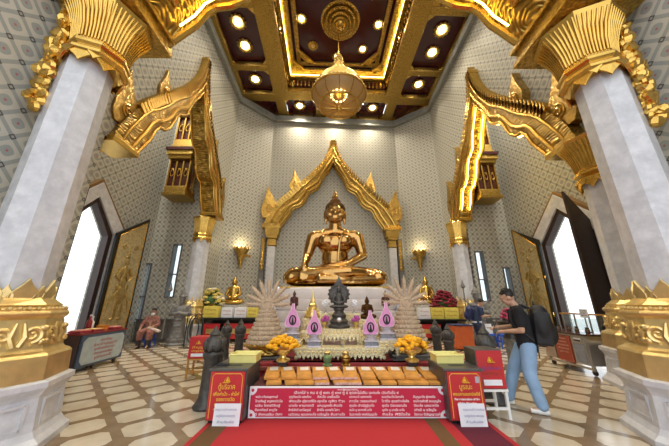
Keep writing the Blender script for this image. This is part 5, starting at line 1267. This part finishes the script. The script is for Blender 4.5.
b = MB(); b.mat = M.Rotation(R(20), 4, 'Y'); b.box((0, -.26, .63), (.42, .2, .07)); b.build('folded_cloth', mat('pale_shawl', (.68, .58, .52), .8, 0, .2, 12), se, bevel=.02)
g = MB()
for s in (-1, 1): g.tube([(.02 + s * .032 + .026 * math.cos(2 * PI * k / 14), -.115, 1.19 + .02 * math.sin(2 * PI * k / 14)) for k in range(15)], .004, 5)
g.build('spectacles', BLACK, se)
finish()
# ================================================================== light: daylight from outside, the lamps of the hall, added transept fill
w = bpy.data.worlds.new('sky'); SC.world = w; w.use_nodes = True
bg = w.node_tree.nodes['Background']; bg.inputs[0].default_value = (.93, .97, 1, 1); bg.inputs[1].default_value = SKY
def area(nm, loc, rot, size, power, col, sy=None, spread=PI):
    l = bpy.data.lights.new(nm, 'AREA'); l.energy = power; l.color = col; l.size = size; l.spread = spread
    if sy: l.shape = 'RECTANGLE'; l.size_y = sy
    else: l.shape = 'DISK'
    o = bpy.data.objects.new(nm, l); C.objects.link(o); o.location = loc; o.rotation_euler = rot; return o
def point(nm, loc, power, col, r=.1):
    l = bpy.data.lights.new(nm, 'POINT'); l.energy = power; l.color = col; l.shadow_soft_size = r
    o = bpy.data.objects.new(nm, l); C.objects.link(o); o.location = loc; return o
WARM = (1, .86, .64)
for i, (x, y, z) in enumerate(LP):
    if i == 14: continue
    p = cl(x, y, z - .16); area('downlight_%d' % i, p, (0, 0, 0), .26, (26 if i < 8 else 75) if i < 11 else 22, WARM, spread=R(85 if i < 8 else 120))
for p, s in ((SCL, 'left'), (SCR, 'right')): point('torch_%s' % s, (p.x * .97, p.y - .1, p.z + .62), 14, (1, .8, .42), .1)
point('chandelier_lamp', (RO.x - .1, RO.y, 10.42), 16, (1, .84, .58), .3)
for x, y, sd in ((-7.05, 8.2, 'left'), (7.3, 8.6, 'right')):      # unseen fill lights added below the transept ceilings to brighten the walls
    area('transept_lamp_%s' % sd, (x, y, 12.5), (0, 0, 0), .7, 330, (1, .93, .80))
SC.view_settings.view_transform = 'Standard'; SC.view_settings.look = 'None'; SC.view_settings.exposure = EXPO; SC.view_settings.gamma = 1; SC.view_settings.use_curve_mapping = False
try: SC.cycles.use_denoising = True
except Exception: pass
SC.cycles.max_bounces = 10; SC.cycles.diffuse_bounces = 5; SC.cycles.sample_clamp_indirect = 6
